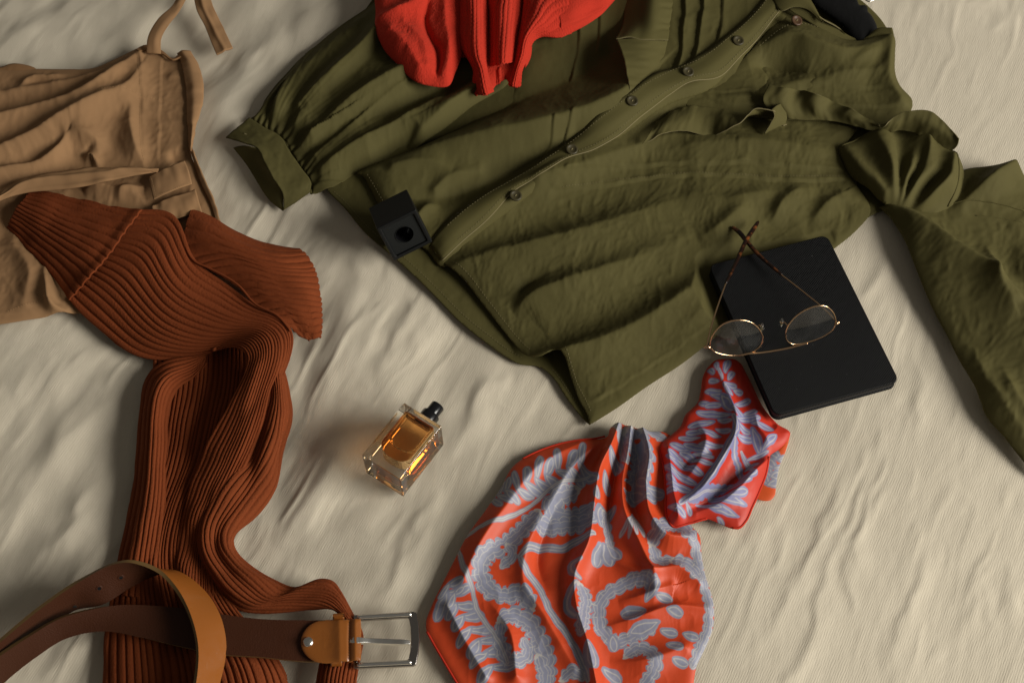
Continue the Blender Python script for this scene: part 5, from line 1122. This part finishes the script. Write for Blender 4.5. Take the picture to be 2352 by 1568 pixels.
class Print:
    def __init__(s, base, lil): s.base, s.lil, s.items = np.array(base), np.array(lil), []
    def petal(s, c, ang, L, W, line=True): s.items.append(('p', c, ang, L * 1.25, W * 1.38, line))
    def stroke(s, pts, w, scal=0.0, lines=1, pitch=22.0): s.items.append(('s', catmull(pts, 30), w * (0.74 if scal else 1.0), scal, lines, pitch))
    def hole(s, c, r): s.items.append(('h', c, r))
    def frond(s, pts, L, W, n, ang=62, jit=0.25, seed=0, sides=(-1, 1)):
        rg = np.random.RandomState(seed); c = catmull(pts, n + 2); t = np.gradient(c, axis=0)
        for i in range(1, n + 1):
            b = math.degrees(math.atan2(t[i][1], t[i][0]))
            for sd in sides:
                a = math.radians(b + sd * (ang + rg.uniform(-14, 14))); l = L * rg.uniform(1 - jit, 1 + jit)
                s.petal((c[i][0] + math.cos(a) * l * .45, c[i][1] + math.sin(a) * l * .45), a, l, W * rg.uniform(.85, 1.2))
    def __call__(s, u, v):
        out = np.tile(s.base, (len(u), 1)); wu = u + 2.0 * noise(u / 18, v / 18, 201); wv = v + 2.0 * noise(u / 18, v / 18, 202)
        lines = np.zeros(len(u)); body = np.zeros(len(u))
        for it in s.items:
            if it[0] == 'p':
                _, c, a, L, W, ln = it
                m = np.hypot(wu - c[0], wv - c[1]) < L * 0.75
                if not m.any(): continue
                x = (wu[m] - c[0]) * math.cos(a) + (wv[m] - c[1]) * math.sin(a); y = -(wu[m] - c[0]) * math.sin(a) + (wv[m] - c[1]) * math.cos(a)
                t = np.clip(x / L + 0.5, 0, 1); prof = W * np.sqrt(np.clip(t, 0, 1)) * np.sqrt(np.clip(1 - t ** 3, 0, 1)) * 1.15
                sd = np.where((x > -L/2) & (x < L/2), np.abs(y) - prof, 9)
                b = sst(0.9, -0.9, sd); body[m] = np.maximum(body[m], b)
                if ln:
                    ring = np.exp(-((sd + W * 0.40) / 1.15) ** 2); lines[m] = np.maximum(lines[m] * (1 - b), ring * b)
                else: lines[m] = lines[m] * (1 - b)
            elif it[0] == 's':
                _, P, w, sc, ln, pitch = it
                lo = P.min(0) - 2.2 * w; hi = P.max(0) + 2.2 * w; m = (wu > lo[0]) & (wu < hi[0]) & (wv > lo[1]) & (wv < hi[1])
                if not m.any(): continue
                d, side, _, arc = polydist(wu[m], wv[m], P); Lt = np.linalg.norm(np.diff(P, axis=0), axis=1).sum()
                tp = np.clip(np.minimum(arc, Lt - arc) / (1.1 * w) + 0.35, 0, 1) if sc else np.clip(np.minimum(arc, Lt - arc) / (4 * w) + 0.3, 0, 1)
                ww = w * np.sqrt(tp) * (1 - sc + sc * np.abs(np.sin(arc / pitch * math.pi + (side > 0) * 1.2)) ** 0.6 * 1.5)
                b = sst(0.9, -0.9, d - ww); keep = lines[m] * (1 - b)
                if ln == 1: r = np.exp(-((d - w * 0.12) / 0.9) ** 2)
                elif ln == 2: r = np.maximum(np.exp(-((d - w * .35) / 1.3) ** 2), 0)
                else:
                    r = np.maximum(np.exp(-((d - ww * .72) / 0.9) ** 2), 0.9 * np.exp(-((np.abs(np.sin(arc / pitch * math.pi))) / 0.10) ** 2) * (d > ww * .35))
                    r = np.maximum(r, np.exp(-((d - ww * .3) / 0.8) ** 2) * 0.8)
                lines[m] = np.maximum(keep, r * b); body[m] = np.maximum(body[m], b)
            else:
                _, c, r = it; d = np.hypot(wu - c[0], (wv - c[1]) * 1.3); k = sst(r + 1, r - 1, d); body *= (1 - k); lines *= (1 - k)
        mott = 1 + 0.10 * noise(u / 9, v / 9, 204)
        out = out * (1 - body[:, None]) + (s.lil[None, :] * mott[:, None]) * body[:, None]
        k = 0.62 * np.clip(lines, 0, 1)[:, None]
        return out * (1 - k) + CREAM[None, :] * k

ORANGE, RED = (0.58, 0.062, 0.015), (0.50, 0.030, 0.013)

def make_scarf():
    sc = thing('printed_scarf', 'orange silk scarf with lilac paisley print, twisted and crumpled beside the notebook', 'scarf', (1400, 1300))
    # ---- print on the wide lower part
    pr = Print(ORANGE, LIL)
    pr.frond(z8([(1150, 330), (1300, 210), (1480, 130), (1720, 60)]), 46, 10.5, 7, seed=1)
    pr.frond(z8([(980, 330), (1080, 300), (1180, 250)]), 36, 9, 3, seed=2)
    pr.frond(z8([(660, 900), (780, 1040), (880, 1200), (980, 1350), (1060, 1560)]), 52, 12, 7, seed=3)
    pr.frond(z8([(700, 850), (800, 990), (830, 1010)]), 34, 9, 2, seed=4)
    pr.stroke(z8([(1620, 250), (1500, 300), (1440, 380), (1560, 430), (1700, 400)]), 30, 0.28, 3)
    pr.stroke(z8([(1310, 480), (1420, 500), (1560, 480), (1720, 470)]), 30, 0.28, 3)
    pr.stroke(z8([(1350, 430), (1180, 600), (1090, 660), (1000, 700), (960, 820), (1010, 930), (1120, 980), (1230, 970), (1310, 1060)]), 28, 0.3, 3)
    pr.stroke(z8([(1150, 640), (1180, 700), (1110, 780)]), 17, 0.25, 3)
    pr.stroke(z8([(1100, 1150), (1170, 1120), (1270, 1150), (1350, 1260), (1400, 1400), (1410, 1590)]), 30, 0.28, 3)
    pr.stroke(z8([(1100, 1180), (1090, 1290), (1130, 1410), (1210, 1440), (1280, 1380), (1260, 1290)]), 22, 0.3, 3)
    pr.stroke(z8([(1360, 1400), (1400, 1500), (1390, 1620)]), 22, 0.3, 3)
    pr.hole((z8([(1110, 655)])[0]), 5); pr.hole(z8([(1140, 1265)])[0], 6); pr.hole(z8([(1190, 1310)])[0], 4)
    pr.stroke(z8([(860, 580), (960, 520), (1170, 450), (1300, 370), (1430, 250), (1560, 190), (1720, 150)]), 5.5, 0, 2)
    pr.stroke(z8([(805, 670), (830, 760), (900, 930), (920, 1040), (980, 1150), (1080, 1300), (1150, 1450)]), 6.5, 0, 2)
    pr.stroke(z8([(1225, 720), (1280, 830), (1340, 900), (1430, 1080), (1560, 1260), (1640, 1410), (1690, 1560)]), 9, 0, 2)
    pr.stroke(z8([(1230, 720), (1300, 660), (1400, 640), (1510, 650), (1640, 590), (1740, 570)]), 10, 0, 2)
    pr.stroke(z8([(1640, 740), (1580, 780), (1600, 850), (1640, 870)]), 9, 0, 1); pr.stroke(z8([(1620, 900), (1560, 980), (1560, 1080), (1620, 1140)]), 9, 0, 1)
    # middle ridge
    for c, a, L, W in (((1790, 430), 80, 40, 17), ((1770, 690), 100, 46, 15), ((1830, 680), 70, 46, 15), ((1870, 660), 45, 40, 13), ((1850, 400), 120, 34, 10), ((1750, 300), 90, 22, 8), ((1820, 210), 80, 40, 9), ((1880, 60), 60, 46, 12)):
        pr.petal(z8([c])[0], math.radians(a), L, W)
    pr.stroke(z8([(1650, 920), (1680, 1010), (1660, 1150), (1650, 1240)]), 21, 0.3, 3, 15)
    pr.hole(z8([(1790, 560)])[0], 13)
    pr.stroke(z8([(2160, 910), (2040, 860), (1930, 900), (1820, 960), (1770, 1080), (1790, 1200), (1880, 1280), (2000, 1250), (2150, 1180)]), 22, 0.3, 3, 26)
    pr.petal(z8([(2010, 1090)])[0], math.radians(170), 48, 17); pr.petal(z8([(2090, 1190)])[0], math.radians(160), 60, 15)
    pr.petal(z8([(1870, 1290)])[0], math.radians(80), 34, 14); pr.petal(z8([(2130, 950)])[0], math.radians(-60), 46, 13)
    for c in ((2215, 995), (2290, 1090), (2290, 1320), (2330, 1430), (2250, 1225), (1850, 1500), (2400, 1250), (2480, 1330)): pr.petal(z8([c])[0], 0.3, 34, 11)
    pr.stroke(z8([(1960, 1380), (2030, 1330), (2110, 1350), (2160, 1430), (2130, 1520), (2080, 1580)]), 22, 0.32, 3, 18)
    pr.petal(z8([(1710, 1400)])[0], math.radians(75), 54, 17); pr.petal(z8([(1860, 1520)])[0], math.radians(40), 44, 14)
    pr.stroke(z8([(1520, 1540), (1590, 1500), (1650, 1540)]), 20, 0.3, 3, 18)
    # right border scallops
    pr.stroke([(1560, 1215), (1585, 1235), (1600, 1275), (1612, 1330), (1628, 1395), (1626, 1440), (1608, 1490), (1590, 1530)], 17, 0.3, 3, 22)
    pr.stroke([(1495, 1250), (1520, 1215), (1560, 1210), (1590, 1240)], 26, 0.28, 3); pr.stroke([(1498, 1260), (1510, 1290), (1540, 1290)], 20, 0.25, 3); pr.stroke([(1545, 1290), (1580, 1300), (1604, 1330)], 22, 0.28, 3)
    pr.stroke(z6([(30, 1270), (60, 1400), (90, 1530)]), 14, 0.25, 3)
    # upper tucked part
    pr.stroke(z6([(110, 560), (150, 640), (180, 760), (200, 900)]), 13, 0.25, 3); pr.stroke(z6([(230, 640), (300, 760), (330, 900), (300, 1020), (250, 1180)]), 36, 0.22, 3); pr.stroke(z6([(330, 640), (420, 640), (500, 680)]), 17, 0.28, 3)
    pr.hole(z6([(210, 1080)])[0], 12); pr.hole(z6([(290, 725)])[0], 7)
    pr.frond(z6([(300, 1280), (350, 1170), (400, 1060)]), 40, 13, 2, seed=6)
    for a in (60, 80, 100, 120): pr.petal(z6([(250 + (a - 90) * -1.6, 1390)])[0], math.radians(a), 46, 5)
    lower = Sheet([(979, 1429), (991, 1395), (1018, 1339), (1044, 1289), (1071, 1238), (1118, 1172), (1151, 1122), (1178, 1072), (1211, 1046), (1251, 1027), (1291, 1013), (1345, 1003), (1398, 997), (1401, 980), (1418, 970), (1438, 973), (1468, 984), (1528, 986), (1580, 1040), (1590, 1150), (1586, 1203), (1605, 1226), (1611, 1265), (1618, 1309), (1640, 1395), (1638, 1439), (1618, 1492), (1601, 1526), (1593, 1568), (1580, 1640), (1090, 1640), (1048, 1568), (1018, 1519), (997, 1482), (981, 1455)],
                  5.0, wr=(1.5, 60, 211, 0.1), edge=(3.2, 9),
                  folds=[[(1420, 978, 8, 12), (1404, 1030, 13, 15, 0.8), (1376, 1090, 14, 18, 0.8), (1364, 1160, 13, 20, 0.8), (1352, 1250, 11, 20, 0.8), (1318, 1335, 9, 20, 0.8), (1322, 1400, 10, 18, 0.8), (1346, 1480, 10, 18, 0.7), (1372, 1600, 9, 20, 0.7)],
                         [(1448, 985, 8, 10), (1440, 1050, 9, 10), (1428, 1110, 9, 12), (1432, 1180, 9, 14), (1466, 1250, 8, 16), (1500, 1330, 5, 18), (1500, 1400, 0, 18)],
                         [(1475, 990, 9, 12), (1488, 1060, 14, 18), (1480, 1130, 15, 20), (1492, 1200, 14, 22), (1530, 1240, 11, 22), (1580, 1240, 7, 20)],
                         [(1434, 990, -1, 8), (1420, 1060, -3, 9), (1406, 1130, -4, 10), (1400, 1210, -4, 12), (1420, 1290, 0, 14)],
                         [(1462, 1010, -1, 8), (1458, 1090, -3, 9), (1458, 1160, -4, 10), (1486, 1230, -3, 12)],
                         [(1392, 1004, 2, 14), (1320, 1070, 6, 18, 1.5), (1262, 1170, 7, 20, 1.5), (1210, 1270, 8, 22, 1.5), (1200, 1330, 6, 22), (1250, 1420, 5, 24), (1320, 1540, 4, 24)],
                         [(1330, 1020, 2, 14), (1240, 1075, 6, 20, 1.4), (1165, 1170, 7, 22, 1.4), (1095, 1275, 7, 20, 1.4), (1066, 1340, 5, 20)],
                         [(1300, 1120, 0, 12), (1260, 1200, -4, 14), (1235, 1290, -4, 14), (1260, 1370, 0, 14)],
                         [(1120, 1380, 0, 18), (1172, 1460, 6, 20), (1186, 1560, 6, 20)],
                         [(1030, 1400, 4, 16), (1064, 1470, 6, 18), (1116, 1560, 5, 18)],
                         [(1410, 1290, 0, 14), (1480, 1320, 7, 16, 1.6), (1560, 1312, 8, 16, 1.6), (1604, 1340, 4, 14)],
                         [(1390, 1440, 0, 12), (1460, 1424, 6, 12, 2.0), (1540, 1398, 6, 12, 2.0), (1624, 1400, 3, 12)],
                         [(1420, 1380, 0, 12), (1470, 1372, 4, 12, 1.8), (1540, 1350, 3, 12, 1.8)],
                         [(1400, 1520, 0, 18), (1480, 1520, 5, 20, 1.6), (1570, 1490, 4, 20)]])
    lower.build('lower_drape', M['print'], sc, res=1.5, thick=0.0007, color=pr)
    tube('rolled_hem', on(lower, [(981, 1452), (997, 1481), (1018, 1517), (1046, 1564), (1075, 1610)], 40, 0.2), 0.0011, M['red'], sc, seg=6)
    tube('rolled_hem', on(lower, [(1200, 1054), (1251, 1029), (1291, 1015), (1345, 1005), (1390, 1000)], 40, 0.2), 0.0011, M['red'], sc, seg=6)

    # ---- upper part with the scarf's corner
    pu = Print(RED, LILU)
    for c, a, L, W in (((920, 105), -100, 60, 22), ((1000, 110), -80, 90, 24), ((1030, 190), -60, 70, 22), ((900, 230), 200, 60, 22), ((880, 150), -120, 50, 20), ((950, 180), -95, 90, 14),
                       ((1020, 270), 10, 80, 24), ((1085, 315), 20, 66, 22), ((890, 310), 190, 90, 20), ((940, 360), 30, 120, 26), ((1000, 310), 60, 90, 22), ((830, 400), 190, 74, 22), ((900, 420), 185, 110, 24), ((990, 420), 60, 130, 28),
                       ((1115, 410), -30, 110, 24), ((900, 500), 192, 200, 28), ((1080, 500), 40, 110, 26), ((1180, 490), -20, 80, 22), ((800, 570), 170, 150, 28), ((1150, 550), -10, 150, 28), ((970, 560), 20, 80, 18),
                       ((760, 650), 185, 120, 24), ((860, 660), 200, 140, 24), ((1110, 620), 30, 120, 22), ((1270, 600), 15, 130, 26), ((700, 690), 190, 120, 18), ((960, 640), 20, 90, 20), ((1130, 700), 10, 110, 26),
                       ((1220, 710), 70, 150, 30), ((1320, 730), -50, 130, 26), ((640, 760), 200, 140, 26), ((760, 780), 205, 170, 28), ((880, 770), 190, 160, 22), ((590, 830), 215, 110, 26), ((700, 840), 215, 130, 24), ((800, 840), 15, 130, 18),
                       ((620, 890), 30, 180, 26), ((700, 930), 35, 190, 24), ((790, 890), 20, 150, 18), ((560, 950), 40, 140, 26), ((640, 1000), 35, 200, 24), ((560, 1040), 60, 120, 24), ((620, 1090), 20, 160, 26), ((540, 1110), 0, 90, 22)):
        pu.petal(z6([c])[0], math.radians(a), L * .335, W * .335)
    pu.stroke(z6([(1040, 540), (1060, 640), (1000, 770), (920, 920), (800, 1080), (620, 1230)]), 9.5, 0, 2)
    pu.stroke(z6([(1050, 720), (1050, 830), (1090, 920), (1100, 990)]), 11, 0.25, 1, 12); pu.stroke(z6([(1110, 800), (1150, 880), (1200, 960)]), 6, 0, 2)
    pu.stroke(z6([(700, 1200), (800, 1140), (920, 1090), (1010, 1080)]), 14, 0.25, 1, 14)
    for c, a, L, W in (((1150, 1010), -20, 120, 30), ((1090, 1060), 170, 140, 26), ((1000, 1190), 190, 220, 34), ((960, 1270), 195, 200, 26), ((1060, 1150), -15, 130, 28), ((850, 1240), 10, 150, 20), ((600, 1270), 30, 120, 22), ((690, 1260), 60, 80, 16), ((1190, 910), -25, 90, 16), ((1230, 830), -20, 140, 18), ((950, 1340), 40, 60, 14)):
        pu.petal(z6([c])[0], math.radians(a), L * .335, W * .335)
    # orange reverse showing at the far right
    po = Print((0.60, 0.085, 0.016), LIL)
    po.frond(z6([(1290, 1120), (1340, 1000), (1400, 880), (1430, 780)]), 34, 11, 4, seed=9)
    rev = Sheet([(1765, 1040), (1800, 1010), (1816, 990), (1812, 1012), (1806, 1032), (1790, 1073), (1783, 1115), (1779, 1138), (1773, 1145), (1739, 1144), (1715, 1120), (1730, 1060)], 3.0, wr=(0.5, 30, 221, 0.1), edge=(1.5, 7))
    rev.build('turned_back_edge', M['print'], sc, res=2.0, thick=0.0007, color=po)
    upper = Sheet([(1671, 813), (1690, 814), (1703, 822), (1718, 848), (1730, 872), (1759, 930), (1788, 965), (1818, 988), (1812, 1004), (1797, 1021), (1768, 1047), (1762, 1082), (1747, 1123), (1730, 1161), (1715, 1194), (1698, 1211), (1683, 1210), (1656, 1200), (1624, 1190), (1583, 1200), (1554, 1208), (1542, 1205), (1536, 1194), (1530, 1126), (1527, 1082), (1522, 1053), (1516, 1027), (1522, 1009), (1542, 991), (1566, 968), (1577, 942), (1589, 930), (1604, 915), (1612, 886), (1618, 851), (1633, 827), (1645, 817)],
                  11.0, wr=(1.2, 40, 231, 0.15), edge=(5.5, 9), caps=[([(1620, 604), (1906, 536), (2066, 874), (1778, 966)], 7.0)],
                  folds=[[(1655, 860, 2, 16), (1672, 905, 6, 14, 1.5), (1688, 960, 9, 14, 1.5), (1684, 1010, 10, 14, 1.6), (1655, 1065, 9, 14, 1.6), (1615, 1125, 8, 14, 1.6), (1565, 1165, 5, 16, 1.6)],
                         [(1534, 1030, 4, 12), (1540, 1090, 7, 13), (1546, 1150, 7, 13), (1556, 1190, 5, 12)],
                         [(1770, 1050, 3, 14), (1735, 1085, 8, 18, 0.8), (1700, 1125, 9, 20, 0.8), (1655, 1160, 6, 20, 0.8), (1600, 1180, 3, 16)],
                         [(1740, 1060, -2, 12), (1700, 1095, -4, 12), (1655, 1135, -4, 12), (1600, 1165, -2, 12)],
                         [(1600, 960, 0, 18), (1620, 1010, 6, 22), (1600, 1070, 6, 22), (1570, 1110, 0, 18)],
                         [(1730, 930, 0, 20), (1740, 980, 6, 22), (1760, 1015, 6, 18)],
                         [(1640, 1040, 0, 10), (1590, 1060, -4, 11), (1560, 1080, 0, 10)]])
    upper.build('corner_drape', M['print'], sc, res=1.4, thick=0.0007, color=pu)
    tube('rolled_hem', on(upper, [(1516, 1027), (1522, 1053), (1527, 1082), (1530, 1126), (1536, 1192), (1545, 1205), (1583, 1199), (1624, 1189)], 70, 0.3), 0.0012, M['red'], sc, seg=6)
    tube('rolled_hem', on(upper, [(1766, 1048), (1761, 1082), (1746, 1123), (1729, 1161), (1714, 1193), (1698, 1209), (1683, 1209)], 60, 0.3), 0.0012, M['red'], sc, seg=6)
make_scarf()
